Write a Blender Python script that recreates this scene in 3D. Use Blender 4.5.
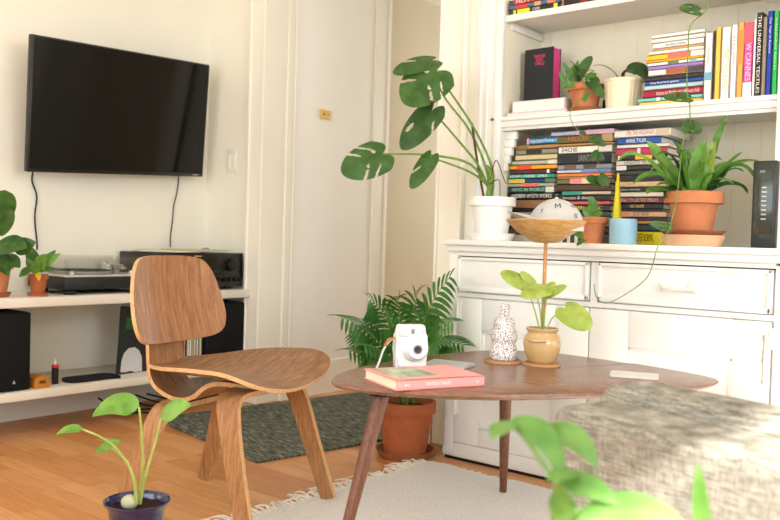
import bpy, bmesh, math, random
from math import pi, sin, cos, radians as RD
from mathutils import Vector, Matrix
random.seed(11)
for o in list(bpy.data.objects): bpy.data.objects.remove(o)
S = bpy.context.scene
COL = S.collection

# ---------------------------------------------------------------- camera
cd = bpy.data.cameras.new('camera'); cam = bpy.data.objects.new('camera', cd); COL.objects.link(cam)
cd.sensor_width = 36; cd.lens = 836.2 / 780 * 36; cd.clip_start = .02
_y, _p, _r = RD(39.563), RD(1.434), RD(1.641)
F = Vector((-sin(_y) * cos(_p), cos(_y) * cos(_p), -sin(_p))); R0 = Vector((cos(_y), sin(_y), 0)); U0 = R0.cross(F)
R1 = R0 * cos(_r) + U0 * sin(_r); U1 = -R0 * sin(_r) + U0 * cos(_r)
m = Matrix((R1, U1, -F)).transposed().to_4x4(); m.translation = (0, 0, .81)
cam.matrix_world = m
cd.dof.use_dof = True; cd.dof.focus_distance = 2.45; cd.dof.aperture_fstop = 4.6
S.camera = cam

# ---------------------------------------------------------------- world, sun, window light, exposure
W = bpy.data.worlds.new('sky'); S.world = W; W.use_nodes = True
bg = W.node_tree.nodes['Background']; bg.inputs[0].default_value = (.86, .93, 1, 1); bg.inputs[1].default_value = 1.6
sd = bpy.data.lights.new('sun', 'SUN'); sun = bpy.data.objects.new('sun', sd); COL.objects.link(sun)
sd.energy = 13; sd.angle = RD(.6); sd.color = (1, .97, .91)
SUN_DIR = Vector((-.65, .50, -.478)).normalized()          # travels from the right hand window into the room
sun.rotation_euler = SUN_DIR.to_track_quat('-Z', 'Y').to_euler(); sun.location = (6, -4, 5)
def area(name, loc, aim, sx, sy, power, col):
    d = bpy.data.lights.new(name, 'AREA'); d.shape = 'RECTANGLE'; d.size = sx; d.size_y = sy; d.energy = power; d.color = col
    o = bpy.data.objects.new(name, d); COL.objects.link(o); o.location = loc
    o.rotation_euler = (Vector(aim)).to_track_quat('-Z', 'Z').to_euler(); return o
area('daylight_rear_window', (-1.1, -1.72, 1.5), (0, 1, -.05), 3.0, 1.6, 46, (.90, .98, 1))
area('daylight_right_window', (2.2, .75, 1.5), (-1, 0, -.05), 3.0, 1.5, 76, (.91, .98, .99))
area('daylight_hall_window', (-2.3, 5.1, 1.4), (-.35, -1, 0), .8, 1.2, 13, (.92, .98, 1))
S.view_settings.view_transform = 'Standard'; S.view_settings.look = 'None'
S.view_settings.exposure = .38; S.view_settings.gamma = 1; S.view_settings.use_curve_mapping = False

# ---------------------------------------------------------------- materials
MATS = {}
def lin(h):
    c = [int(h[i:i + 2], 16) / 255 for i in (0, 2, 4)]
    return tuple(x / 12.92 if x <= .04045 else ((x + .055) / 1.055) ** 2.4 for x in c)
def new_mat(name):
    m = bpy.data.materials.new(name); m.use_nodes = True
    return m, m.node_tree, m.node_tree.nodes['Principled BSDF']
def ramp(nt, fac, stops):
    r = nt.nodes.new('ShaderNodeValToRGB'); e = r.color_ramp.elements
    while len(e) < len(stops): e.new(.5)
    for k, (p, c) in enumerate(stops): e[k].position = p; e[k].color = (*c, 1)
    nt.links.new(fac, r.inputs[0]); return r.outputs[0]
def coords(nt, scale, kind='Object', rot=(0, 0, 0)):
    t = nt.nodes.new('ShaderNodeTexCoord'); mp = nt.nodes.new('ShaderNodeMapping')
    mp.inputs['Scale'].default_value = scale; mp.inputs['Rotation'].default_value = rot
    nt.links.new(t.outputs[kind], mp.inputs[0]); return mp.outputs[0]
def noise(nt, vec, scale, detail=3, rough=.55, dist=0):
    n = nt.nodes.new('ShaderNodeTexNoise'); n.inputs['Scale'].default_value = scale; n.inputs['Detail'].default_value = detail
    n.inputs['Roughness'].default_value = rough; n.inputs['Distortion'].default_value = dist
    nt.links.new(vec, n.inputs['Vector']); return n.outputs[0]
def bump(nt, b, h, strength=.2, dist=.002):
    n = nt.nodes.new('ShaderNodeBump'); n.inputs['Strength'].default_value = strength; n.inputs['Distance'].default_value = dist
    nt.links.new(h, n.inputs['Height']); nt.links.new(n.outputs[0], b.inputs['Normal'])
def mul(c, k): return tuple(min(1, x * k) for x in c)
def mat(hexc, rough=.6, spec=.4, metal=0, vary=.05, scale=14, bmp=0, emis=0, coat=0):
    key = (hexc, rough, spec, metal, vary, scale, bmp, coat)
    if key in MATS: return MATS[key]
    m, nt, b = new_mat('paint_' + hexc.lower()); c = lin(hexc)
    n = noise(nt, coords(nt, (1, 1, 1)), scale)
    nt.links.new(ramp(nt, n, [(.3, mul(c, 1 - vary)), (.7, mul(c, 1 + vary))]), b.inputs['Base Color'])
    b.inputs['Roughness'].default_value = rough; b.inputs['Specular IOR Level'].default_value = spec; b.inputs['Metallic'].default_value = metal
    b.inputs['Coat Weight'].default_value = coat
    if bmp: bump(nt, b, noise(nt, coords(nt, (1, 1, 1)), scale * 12), bmp, .001)
    MATS[key] = m; return m
def wood(name, dark, mid, light, scale=(1, 1, 1), rough=.42, rings=1.0, fine=1.0):
    """scale stretches the grain: small number = along the grain"""
    m, nt, b = new_mat(name)
    v = coords(nt, scale)
    n1 = noise(nt, v, 9 * rings, 5, .6, .15); n2 = noise(nt, v, 70 * fine, 3, .6)
    mx = nt.nodes.new('ShaderNodeMix'); mx.inputs[0].default_value = .38
    nt.links.new(n1, mx.inputs[2]); nt.links.new(n2, mx.inputs[3])
    nt.links.new(ramp(nt, mx.outputs[0], [(.36, lin(dark)), (.5, lin(mid)), (.64, lin(light))]), b.inputs['Base Color'])
    b.inputs['Roughness'].default_value = rough; b.inputs['Specular IOR Level'].default_value = .4
    bump(nt, b, n2, .05, .001); return m
def leafmat(hexc, hex2, rough=.38, trans=.25):
    key = ('leaf', hexc, hex2, rough)
    if key in MATS: return MATS[key]
    m, nt, b = new_mat('leaf_' + hexc.lower())
    n = noise(nt, coords(nt, (1, 1, 1)), 22, 2)
    col = ramp(nt, n, [(.35, lin(hexc)), (.65, lin(hex2))])
    nt.links.new(col, b.inputs['Base Color']); b.inputs['Roughness'].default_value = rough; b.inputs['Specular IOR Level'].default_value = .45
    tr = nt.nodes.new('ShaderNodeBsdfTranslucent'); nt.links.new(col, tr.inputs[0])
    mx = nt.nodes.new('ShaderNodeMixShader'); mx.inputs[0].default_value = trans
    nt.links.new(b.outputs[0], mx.inputs[1]); nt.links.new(tr.outputs[0], mx.inputs[2])
    nt.links.new(mx.outputs[0], nt.nodes['Material Output'].inputs[0]); MATS[key] = m; return m

WALL = mat('F0ECDE', .75, .2, vary=.015, scale=3)
CEIL = mat('F3EFE6', .8, .2, vary=.01, scale=3)
HALLW = mat('D8CBB2', .75, .2, vary=.02, scale=3)
HALLP = mat('F3EFE8', .6, .3, vary=.015, scale=4)
TRIM = mat('F0EBDE', .45, .4, vary=.015, scale=5)
WHITE = mat('ECECE8', .42, .4, vary=.015, scale=6, bmp=.06)
WHITE2 = mat('E8E7E0', .5, .3, vary=.02, scale=6)
CREAM = mat('ECE6D2', .5, .3, vary=.02, scale=6)
GAP_SHADE = mat('2A2420', .9, .1)  # near-black colour painted in for the shade inside the cabinet gaps
CHIP = mat('B9AC97', .8, .1, vary=.3, scale=60)
BLACK = mat('17181A', .5, .4); BLACKM = mat('1B1C1E', .75, .2, vary=.1); BLACKG = mat('0C0C0E', .25, .5)
STEEL = mat('BDBDBA', .3, .5, metal=.9); SILVER = mat('C9C8C4', .4, .5, metal=.3)
TERRA = mat('C27C56', .8, .2, vary=.10, scale=18, bmp=.15); TERRA2 = mat('AC603C', .8, .2, vary=.12, scale=16, bmp=.15)
TERRA3 = mat('A0603F', .8, .2, vary=.12, scale=16, bmp=.15)
SOIL = mat('3A2A1E', .95, .1, vary=.4, scale=90, bmp=.8)
STEMG = leafmat('6E9440', '86AC52'); BARK = mat('5E3F2A', .8, .2, vary=.2, scale=60)
def floor_mat():
    m, nt, b = new_mat('oak_strip_floor')
    v = coords(nt, (1, 1, 1))
    br = nt.nodes.new('ShaderNodeTexBrick'); nt.links.new(v, br.inputs[0])
    for k, x in (('Scale', 1), ('Mortar Size', .0007), ('Mortar Smooth', .2), ('Bias', 0), ('Brick Width', .46), ('Row Height', .068)): br.inputs[k].default_value = x
    br.offset = .37; br.offset_frequency = 2; br.squash = 1.3; br.squash_frequency = 3
    br.inputs['Color1'].default_value = (*lin('C27F46'), 1); br.inputs['Color2'].default_value = (*lin('DCA66E'), 1); br.inputs['Mortar'].default_value = (*lin('A2683C'), 1)
    g = noise(nt, coords(nt, (1.4, 26, 1)), 5, 4, .6, .3)
    gr = ramp(nt, g, [(.3, (.80, .76, .72)), (.62, (1.06, 1.05, 1.04))])
    mx = nt.nodes.new('ShaderNodeMix'); mx.data_type = 'RGBA'; mx.blend_type = 'MULTIPLY'; mx.inputs[0].default_value = 1
    nt.links.new(br.outputs[0], mx.inputs[6]); nt.links.new(gr, mx.inputs[7]); nt.links.new(mx.outputs[2], b.inputs['Base Color'])
    b.inputs['Roughness'].default_value = .36; b.inputs['Specular IOR Level'].default_value = .4; return m
def rug_mat(name, stops, sc, n_scale, strength=.5, rot=0):
    m, nt, b = new_mat(name)
    n = noise(nt, coords(nt, sc, rot=(0, 0, rot)), n_scale, 4, .7)
    nt.links.new(ramp(nt, n, stops), b.inputs['Base Color']); b.inputs['Roughness'].default_value = .95; b.inputs['Specular IOR Level'].default_value = .1
    bump(nt, b, noise(nt, coords(nt, sc, rot=(0, 0, rot)), n_scale * 1.6), strength, .004); return m
def tweed_mat():
    m, nt, b = new_mat('grey_tweed')
    a = noise(nt, coords(nt, (14, 14, 190)), 2.2, 3, .6); c = noise(nt, coords(nt, (190, 190, 20)), 2.2, 3, .6)
    mx = nt.nodes.new('ShaderNodeMix'); mx.inputs[0].default_value = .42
    nt.links.new(a, mx.inputs[2]); nt.links.new(c, mx.inputs[3])
    nt.links.new(ramp(nt, mx.outputs[0], [(.38, lin('625F56')), (.5, lin('8E8A7F')), (.64, lin('B6B2A8'))]), b.inputs['Base Color'])
    b.inputs['Roughness'].default_value = .95; b.inputs['Specular IOR Level'].default_value = .1
    bump(nt, b, mx.outputs[0], .6, .003); return m
def glass_mat():
    m, nt, b = new_mat('clear_smoked_acrylic')
    nt.nodes.remove(b)
    t = nt.nodes.new('ShaderNodeBsdfTransparent'); t.inputs[0].default_value = (.98, .98, .975, 1)
    g = nt.nodes.new('ShaderNodeBsdfGlossy'); g.inputs['Roughness'].default_value = .03
    mx = nt.nodes.new('ShaderNodeMixShader'); mx.inputs[0].default_value = .05; nt.links.new(t.outputs[0], mx.inputs[1]); nt.links.new(g.outputs[0], mx.inputs[2])
    nt.links.new(mx.outputs[0], nt.nodes['Material Output'].inputs[0]); return m
def voro_spots():
    m, nt, b = new_mat('speckled_glaze')
    v = nt.nodes.new('ShaderNodeTexVoronoi'); v.inputs['Scale'].default_value = 230; v.inputs['Randomness'].default_value = .85
    nt.links.new(coords(nt, (1, 1, 1)), v.inputs['Vector'])
    nt.links.new(ramp(nt, v.outputs['Distance'], [(.34, lin('37282E')), (.46, lin('F1EAEA'))]), b.inputs['Base Color']); b.inputs['Roughness'].default_value = .3; return m

# ---------------------------------------------------------------- mesh helpers
def setm(faces, k):
    for f in faces: f.material_index = k
def box(bm, lo, hi, bev=0, k=0, seg=2, M=None):
    lo, hi = Vector(lo), Vector(hi); c = (lo + hi) / 2; d = hi - lo
    mm = Matrix.Translation(c) @ Matrix.Diagonal((abs(d.x), abs(d.y), abs(d.z), 1))
    if M: mm = M @ mm
    n = set(bm.faces); r = bmesh.ops.create_cube(bm, size=1, matrix=mm)
    if bev: bmesh.ops.bevel(bm, geom=list({e for v in r['verts'] for e in v.link_edges}), offset=bev, segments=seg, affect='EDGES', profile=.5)
    setm([f for f in bm.faces if f not in n], k); return bm
def lathe(bm, prof, c=(0, 0, 0), seg=32, k=0, ripple=0, nr=0):
    rings = []
    for r, z in prof:
        if r < 1e-6: rings.append([bm.verts.new((c[0], c[1], c[2] + z))])
        else: rings.append([bm.verts.new((c[0] + r * (1 + ripple * cos(nr * 2 * pi * i / seg)) * cos(2 * pi * i / seg), c[1] + r * (1 + ripple * cos(nr * 2 * pi * i / seg)) * sin(2 * pi * i / seg), c[2] + z)) for i in range(seg)])
    for a, b in zip(rings, rings[1:]):
        for i in range(seg):
            j = (i + 1) % seg
            if len(a) == 1 and len(b) == 1: continue
            vs = [a[0], b[j], b[i]] if len(a) == 1 else [a[i], a[j], b[0]] if len(b) == 1 else [a[i], a[j], b[j], b[i]]
            bm.faces.new(vs).material_index = k
    return bm
def cr(pts, n=6, closed=False):
    P = [Vector(p) for p in pts]; out = []
    N = len(P)
    for i in range(N if closed else N - 1):
        if closed: a, b, c, d = P[i - 1], P[i], P[(i + 1) % N], P[(i + 2) % N]
        else: a, b, c, d = P[max(i - 1, 0)], P[i], P[i + 1], P[min(i + 2, N - 1)]
        for j in range(n):
            t = j / n
            out.append(.5 * ((2 * b) + (c - a) * t + (2 * a - 5 * b + 4 * c - d) * t * t + (3 * b - a - 3 * c + d) * t ** 3))
    if not closed: out.append(P[-1].copy())
    return out
def tube(bm, pts, r, seg=8, n=5, k=0, smooth=True):
    P = cr(pts, n) if (smooth and len(pts) > 2) else [Vector(p) for p in pts]
    N = len(P); rr = (lambda t: r) if not isinstance(r, (tuple, list)) else (lambda t: r[0] + (r[1] - r[0]) * t)
    prev = None; rings = []
    for i, p in enumerate(P):
        d = (P[min(i + 1, N - 1)] - P[max(i - 1, 0)]).normalized()
        if prev is None:
            prev = d.cross(Vector((0, 0, 1)) if abs(d.z) < .9 else Vector((1, 0, 0))).normalized()
        prev = (prev - d * prev.dot(d)).normalized(); q = d.cross(prev)
        rad = rr(i / (N - 1))
        rings.append([bm.verts.new(p + (prev * cos(2 * pi * j / seg) + q * sin(2 * pi * j / seg)) * rad) for j in range(seg)])
    for a, b in zip(rings, rings[1:]):
        for j in range(seg): bm.faces.new((a[j], a[(j + 1) % seg], b[(j + 1) % seg], b[j])).material_index = k
    bm.faces.new(rings[0][::-1]).material_index = k; bm.faces.new(rings[-1]).material_index = k
    return bm
def strip(bm, pts, wdir, w, th, n=6, ke=1):
    """bent plywood band: cross-section w(t) wide along wdir, th thick"""
    P = cr(pts, n); N = len(P); rings = []
    for i, p in enumerate(P):
        t = i / (N - 1); d = (P[min(i + 1, N - 1)] - P[max(i - 1, 0)]).normalized()
        wd = Vector(wdir); wd = (wd - d * wd.dot(d)).normalized(); q = d.cross(wd).normalized()
        ww = w(t) / 2
        rings.append([bm.verts.new(p + wd * a * ww + q * b * th / 2) for a, b in ((-1, -1), (1, -1), (1, 1), (-1, 1))])
    for a, b in zip(rings, rings[1:]):
        for j in range(4): bm.faces.new((a[j], a[(j + 1) % 4], b[(j + 1) % 4], b[j])).material_index = 0 if j in (0, 2) else ke
    bm.faces.new(rings[0][::-1]).material_index = ke; bm.faces.new(rings[-1]).material_index = ke
    return bm
def shell(bm, outline, surf, th, rings=9, ke=1, flip=1):
    """star shaped 2D outline mapped by surf(u,v)->xyz, given thickness along the surface normal"""
    cx = sum(p[0] for p in outline) / len(outline); cy = sum(p[1] for p in outline) / len(outline)
    def nrm(u, v):
        e = 1e-3; a = surf(u + e, v) - surf(u - e, v); b = surf(u, v + e) - surf(u, v - e)
        return a.cross(b).normalized()
    tops, bots = [], []
    for k in range(rings + 1):
        f = k / rings; T, B = [], []
        for (x, y) in (outline if k else [(cx, cy)]):
            u, v = cx + (x - cx) * f, cy + (y - cy) * f; p = surf(u, v); n_ = nrm(u, v) * flip
            T.append(bm.verts.new(p)); B.append(bm.verts.new(p - n_ * th))
        tops.append(T); bots.append(B)
    for L, rev in ((tops, False), (bots, True)):
        for a, b in zip(L, L[1:]):
            N = len(b)
            for i in range(N):
                j = (i + 1) % N
                vs = [a[0], b[i], b[j]] if len(a) == 1 else [a[i], b[i], b[j], a[j]]
                bm.faces.new(vs[::-1] if rev else vs).material_index = 0
    N = len(outline)
    for i in range(N):
        j = (i + 1) % N
        bm.faces.new((tops[-1][i], bots[-1][i], bots[-1][j], tops[-1][j])).material_index = ke
    return bm
def prism(bm, out, z0, z1, k=0):
    a = [bm.verts.new((x, y, z0)) for x, y in out]; b = [bm.verts.new((x, y, z1)) for x, y in out]
    bm.faces.new(a[::-1]).material_index = k; bm.faces.new(b).material_index = k
    for i in range(len(out)):
        j = (i + 1) % len(out); bm.faces.new((a[i], a[j], b[j], b[i])).material_index = k
    return bm
def obj(name, bm, mats, parent=None, smooth=35, loc=None, rot=None):
    bmesh.ops.recalc_face_normals(bm, faces=bm.faces)
    me = bpy.data.meshes.new(name); bm.to_mesh(me); bm.free()
    for m in (mats if isinstance(mats, (list, tuple)) else [mats]): me.materials.append(m)
    if smooth:
        me.shade_smooth()
        if smooth < 180: me.set_sharp_from_angle(angle=RD(smooth))
    o = bpy.data.objects.new(name, me); COL.objects.link(o)
    if parent: o.parent = parent
    if loc: o.location = loc
    if rot: o.rotation_euler = rot
    return o
def NB(): return bmesh.new()
LABELS = {}
def tag(o, label, cat, group=None, kind=None):
    o['label'] = label; o['category'] = cat
    if group: o['group'] = group
    if kind: o['kind'] = kind
    return o
def thing(name, label, cat, loc=(0, 0, 0), rz=0, group=None, rot=None):
    o = bpy.data.objects.new(name, None); COL.objects.link(o); o.empty_display_size = .05
    o.location = loc; o.rotation_euler = rot or (0, 0, rz); return tag(o, label, cat, group)
def struct(name, bm, m, smooth=0):
    o = obj(name, bm, m, smooth=smooth); o['kind'] = 'structure'; return o
def text(s, size, m, parent, mtx, name='lettering', width=None):
    c = bpy.data.curves.new('t', 'FONT'); c.body = s; c.size = size; c.align_x = 'CENTER'; c.align_y = 'CENTER'; c.resolution_u = 2
    t = bpy.data.objects.new('t', c); me = bpy.data.meshes.new_from_object(t)
    me.name = name
    if width and len(me.vertices):
        xs = [v.co.x for v in me.vertices]; w = max(xs) - min(xs)
        f = width / w
        for v in me.vertices: v.co.x *= f
    me.materials.clear(); me.materials.append(m)
    o = bpy.data.objects.new(name, me); COL.objects.link(o); o.parent = parent; o.matrix_local = mtx
    bpy.data.objects.remove(t); bpy.data.curves.remove(c); return o
def face_mtx(origin, right, up):
    r = Vector(right).normalized(); u = Vector(up).normalized(); n = r.cross(u)
    mm = Matrix((r, u, n)).transposed().to_4x4(); mm.translation = Vector(origin); return mm

# ---------------------------------------------------------------- plant helpers
CAMP = Vector((0, 0, .81))
def leaf(parent, base, tip, w, face=None, ctrl=None, shape='ovate', droop=.0, fold=.12, slits=(), m=None, n=18, q=7, name='leaf', wave=0, origin=None):
    """a leaf blade along a curve base-ctrl-tip, w wide; face = which way its upper side looks"""
    O = origin or (parent.location if parent else Vector((0, 0, 0)))
    b, t = Vector(base) - O, Vector(tip) - O; L = (t - b).length
    fc = Vector(face).normalized() if face else Vector((.4, -.6, .7)).normalized()
    c = (Vector(ctrl) - O) if ctrl else (b + t) / 2 + fc * L * droop
    bm = NB(); rows = []
    for i in range(n + 1):
        s = i / n; p = b * (1 - s) ** 2 + c * 2 * s * (1 - s) + t * s * s
        d = ((c - b) * (1 - s) + (t - c) * s).normalized()
        cr_ = d.cross(fc)
        cr_ = cr_.normalized() if cr_.length > 1e-4 else Vector((1, 0, 0)); up = cr_.cross(d)
        if shape == 'ovate': f = (sin(pi * s ** .72)) ** .8 if 0 < s < 1 else 0
        elif shape == 'heart': f = (1 - s) ** .6 * (1 + .95 * s) * .86
        elif shape == 'round': f = math.sqrt(max(0, 1 - (2 * s - 1) ** 2)) ** .9
        elif shape == 'strap': f = min(1, s * 5 + .35) * (1 - s ** 4) ** .7
        else: f = sin(pi * s ** .9) ** .9 if 0 < s < 1 else 0
        row = []
        for j in range(2 * q + 1):
            v = (j - q) / q
            back = (.20 * L * sin(pi * abs(v) ** .85) * (1 - s) ** 3) if shape == 'heart' else 0
            pp = p - d * back + cr_ * v * f * w / 2 + up * (fold * abs(v) * f * w / 2 + wave * w * sin(s * 16 + (2 if v > 0 else 0)) * abs(v))
            row.append(bm.verts.new(pp))
        rows.append(row)
    for i in range(n):
        for j in range(2 * q):
            s = (i + .5) / n; v = (j + .5 - q) / q
            cut = False
            for (side, s0, v0, ds, dv, sl) in slits:      # elliptical holes and slanting slits
                vv = v * side
                if vv > 0:
                    ss = s - (s0 + sl * (vv - v0))
                    if abs(ss) < ds and abs(vv - v0) < dv and (ss / ds) ** 2 + ((vv - v0) / dv) ** 2 < 1: cut = True
            if not cut: bm.faces.new((rows[i][j], rows[i][j + 1], rows[i + 1][j + 1], rows[i + 1][j]))
    bmesh.ops.remove_doubles(bm, verts=bm.verts, dist=1e-5)
    for f in list(bm.faces):
        if f.calc_area() < 1e-12: bm.faces.remove(f)
    return obj(name, bm, m, parent, smooth=180)
def stalk(parent, pts, r=(.004, .002), m=None, name='stem', seg=7):
    O = parent.location
    return obj(name, tube(NB(), [Vector(p) - O for p in pts], r, seg, 5), m or STEMG, parent, smooth=60)
def pot_profile(rt, rb, h, rim=.0, rimh=.0, wall=.006, soil=None):
    soil = soil if soil is not None else h * .86
    p = [(0, 0), (rb, 0)]
    if rimh: p += [(rb + (rt - rb) * (h - rimh) / h, h - rimh), (rt + rim, h - rimh)]
    p += [(rt + rim, h - .003), (rt + rim - .003, h), (rt - wall, h), (rt - wall - .004, soil)]
    return p, rt - wall - .001, soil
def pot(parent, rt, rb, h, m, rim=.004, rimh=.02, soil=None, prof=None, name='pot', seg=40, ripple=0, nr=0):
    p, rs, zs = pot_profile(rt, rb, h, rim, rimh, soil=soil)
    if prof: p = prof; rs, zs = soil
    obj(name, lathe(NB(), p, seg=seg, ripple=ripple, nr=nr), m, parent, smooth=40)
    obj('soil', lathe(NB(), [(0, zs + .004), (rs * .5, zs + .004), (rs, zs)], seg=24), SOIL, parent, smooth=60)
def saucer(loc, r, h, m, label, cat='plant saucer', name='plant_saucer', group=None):
    bm = lathe(NB(), [(0, 0), (r * .86, 0), (r, h), (r - .004, h), (r * .84, .004), (0, .004)], seg=40)
    return tag(obj(name, bm, m, smooth=40, loc=loc), label, cat, group)

# ================================================================ THE SETTING
YW = 2.70
fl = NB(); box(fl, (-3.6, -1.7, -.05), (2.1, 5.4, 0)); struct('floor', fl, floor_mat())
cl = NB(); box(cl, (-3.6, -1.7, 2.45), (2.1, 2.8, 2.5)); struct('ceiling', cl, CEIL)
hc = NB(); box(hc, (-3.2, 2.82, 2.235), (-1.85, 5.4, 2.28)); struct('ceiling', hc, CEIL)
w = NB(); box(w, (-3.56, -1.7, 0), (-3.46, 2.82, 2.45)); struct('wall_left', w, WALL)
# wall with the hall opening and the bookcase recess
w = NB()
box(w, (-3.46, YW, 0), (-3.02, YW + .12, 2.45)); box(w, (-3.02, YW, 2.24), (-1.975, YW + .12, 2.45))
box(w, (-1.975, YW, 0), (-1.722, 3.02, 2.45)); box(w, (-1.722, 2.99, 0), (-.70, 3.05, 2.45))
box(w, (-.70, YW, 0), (2.1, 3.02, 2.45)); box(w, (-1.722, YW, 2.12), (-.70, 2.99, 2.45))
struct('wall_back', w, WALL)
# hall beyond the opening
w = NB(); box(w, (-3.14, YW + .12, 0), (-3.03, 3.47, 2.24)); box(w, (-3.14, 3.47, 0), (-3.06, 5.4, 2.24)); struct('wall_hall_left', w, HALLW)
w = NB(); box(w, (-1.86, 3.02, 0), (-1.80, 5.4, 2.24)); struct('wall_hall_right', w, HALLW)
w = NB(); box(w, (-3.14, 5.3, 0), (-1.8, 5.4, 2.24)); struct('wall_hall_end', w, HALLW)
# smooth painted panel on the hall side, its casing and base
w = NB(); box(w, (-3.03, 2.885, .17), (-3.016, 3.47, 2.2)); struct('trim_1', w, HALLP)
w = NB(); box(w, (-3.03, YW + .12, 0), (-3.008, 2.885, 2.24)); box(w, (-3.008, YW + .12, 0), (-3.002, YW + .14, 2.24)); box(w, (-3.03, 2.87, 0), (-3.004, 2.885, 2.24)); struct('trim_2', w, TRIM)
w = NB(); box(w, (-3.06, 3.47, 0), (-3.005, 3.50, 2.24), .004); box(w, (-3.06, 3.50, 0), (-3.022, 3.585, 2.24)); box(w, (-3.06, 3.585, 0), (-3.012, 3.606, 2.24), .004); struct('trim_3', w, TRIM)
w = NB(); box(w, (-3.03, 2.885, 0), (-3.004, 3.47, .155)); box(w, (-3.03, 2.885, .155), (-3.010, 3.47, .172), .004); struct('baseboard_hall', w, TRIM)
w = NB(); box(w, (-3.06, 3.606, 0), (-3.04, 5.3, .16)); struct('baseboard_hall_far', w, TRIM)
# casing around the opening on the room side
w = NB(); box(w, (-3.125, YW - .022, 0), (-3.02, YW, 2.34), .003); box(w, (-3.125, YW - .030, 0), (-3.108, YW, 2.34), .004); box(w, (-3.034, YW - .028, 0), (-3.014, YW + .12, 2.34), .004); struct('trim_4', w, TRIM)
w = NB(); box(w, (-1.985, YW - .022, 0), (-1.862, YW, 2.34), .003); box(w, (-1.985, YW - .030, 0), (-1.972, YW + .12, 2.34), .004)
box(w, (-1.875, YW - .030, .8), (-1.860, YW, 2.34), .004); struct('trim_5', w, TRIM)
w = NB(); box(w, (-1.815, YW - .018, .815), (-1.7, YW, 2.34), .002); box(w, (-1.795, YW - .026, .815), (-1.783, YW, 2.34), .004); box(w, (-1.765, YW - .024, .815), (-1.757, YW, 2.34), .003); box(w, (-1.725, YW - .026, .815), (-1.702, YW, 2.34), .004); struct('trim_6', w, WHITE)
w = NB(); box(w, (-.722, YW - .026, .815), (-.62, YW, 2.34), .003); struct('trim_7', w, WHITE)
w = NB(); box(w, (-3.46, -1.6, 0), (-3.44, YW, .10)); box(w, (-3.46, -1.6, .10), (-3.447, YW, .118), .004); struct('baseboard_left', w, WHITE2)
w = NB(); box(w, (-3.44, YW - .02, 0), (-3.125, YW, .10)); struct('baseboard_back', w, WHITE2)
# walls behind and to the right of the viewer, with their windows
def window_wall(name, a, b, z0, z1, u0, u1, axis, pos, th):
    w = NB()
    def bx(ua, ub, za, zb):
        if axis == 'x': box(w, (pos, ua, za), (pos + th, ub, zb))
        else: box(w, (ua, pos, za), (ub, pos + th, zb))
    bx(a, b, 0, z0); bx(a, b, z1, 2.45); bx(a, u0, z0, z1); bx(u1, b, z0, z1); struct(name, w, WALL)
def window_frame(name, u0, u1, z0, z1, axis, pos, n):
    w = NB(); t = .035
    def bx(ua, ub, za, zb):
        if axis == 'x': box(w, (pos, ua, za), (pos + .05, ub, zb), .003)
        else: box(w, (ua, pos, za), (ub, pos + .05, zb), .003)
    bx(u0, u1, z0, z0 + t); bx(u0, u1, z1 - t, z1); bx(u0, u1, (z0 + z1) / 2 - t / 2, (z0 + z1) / 2 + t / 2)
    for i in range(n + 1):
        c = u0 + (u1 - u0) * i / n; bx(max(u0, c - t / 2), min(u1, c + t / 2), z0, z1)
    struct(name, w, WHITE2)
window_wall('wall_rear', -3.46, 2.0, .70, 2.25, -2.6, .5, 'y', -1.7, .1); window_frame('window_1', -2.6, .5, .70, 2.25, 'y', -1.66, 3)
window_wall('wall_right', -1.6, 2.7, .65, 2.382, -1.45, 2.2, 'x', 2.0, .1); window_frame('window_2', -1.45, 2.2, .65, 2.382, 'x', 2.02, 1)

# ================================================================ BUILT-IN CABINET AND BOOKCASE
c = thing('built_in_cabinet', 'white painted built-in base cabinet with two drawers over two panelled doors', 'cabinet', (-1.845, 2.56, 0))
def L(x, y, z): return (x + 1.845, y - 2.56, z)
b = NB()
YF = 2.548     # front of the face frame
box(b, L(-1.818, YF, .0), L(-1.778, YF + .03, .765), .002); box(b, L(-1.79, YF + .014, .02), L(-.67, YF + .024, .7530)); box(b, L(-.672, YF, 0), L(-.46, YF + .03, .765), .002)
box(b, L(-1.818, YF + .03, 0), L(-1.798, 2.675, .765)); box(b, L(-.48, YF + .03, 0), L(-.46, 2.695, .765))
box(b, L(-1.778, YF, .7565), L(-.672, YF + .03, .772)); box(b, L(-1.778, YF, .606), L(-.672, YF + .03, .622)); box(b, L(-1.778, YF, .02), L(-.672, YF + .03, .062), .002)
box(b, L(-1.243, YF, .622), L(-1.218, YF + .03, .7565))
box(b, L(-1.798, 2.66, 0), L(-.48, 2.695, .765)); box(b, L(-1.820, YF - .006, .011), L(-.46, YF, .040), .003)
obj('body', b, WHITE, c, smooth=30)
b = NB(); box(b, L(-1.810, YF - .003, 0), L(-.46, YF + .020, .0105)); obj('toe_gap_shade', b, GAP_SHADE, c, smooth=0)  # dark strip painted in for the shade along the cabinet foot
def drawer(x0, x1, handle):
    b = NB(); z0, z1 = .626, .7525
    box(b, L(x0, YF - .008, z0), L(x1, YF + .012, z1), .003)
    # raised moulding border
    for (a0, a1, c0, c1) in ((x0, x1, z1 - .012, z1), (x0, x1, z0, z0 + .018), (x0, x0 + .012, z0, z1), (x1 - .012, x1, z0, z1)):
        box(b, L(a0, YF - .016, c0), L(a1, YF - .006, c1), .0035)
    d = obj('drawer', b, WHITE, c, smooth=30)
    if handle:
        h = NB(); xc = (x0 + x1) / 2
        for s in (-1, 1): box(h, L(xc + s * .045 - .014, YF - .018, .672), L(xc + s * .045 + .014, YF - .007, .704), .004)
        tube(h, [L(xc - .05, YF - .022, .688), L(xc - .04, YF - .036, .686), L(xc, YF - .042, .685), L(xc + .04, YF - .036, .686), L(xc + .05, YF - .022, .688)], .0065, 10)
        obj('handle', h, WHITE2, d)
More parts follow.
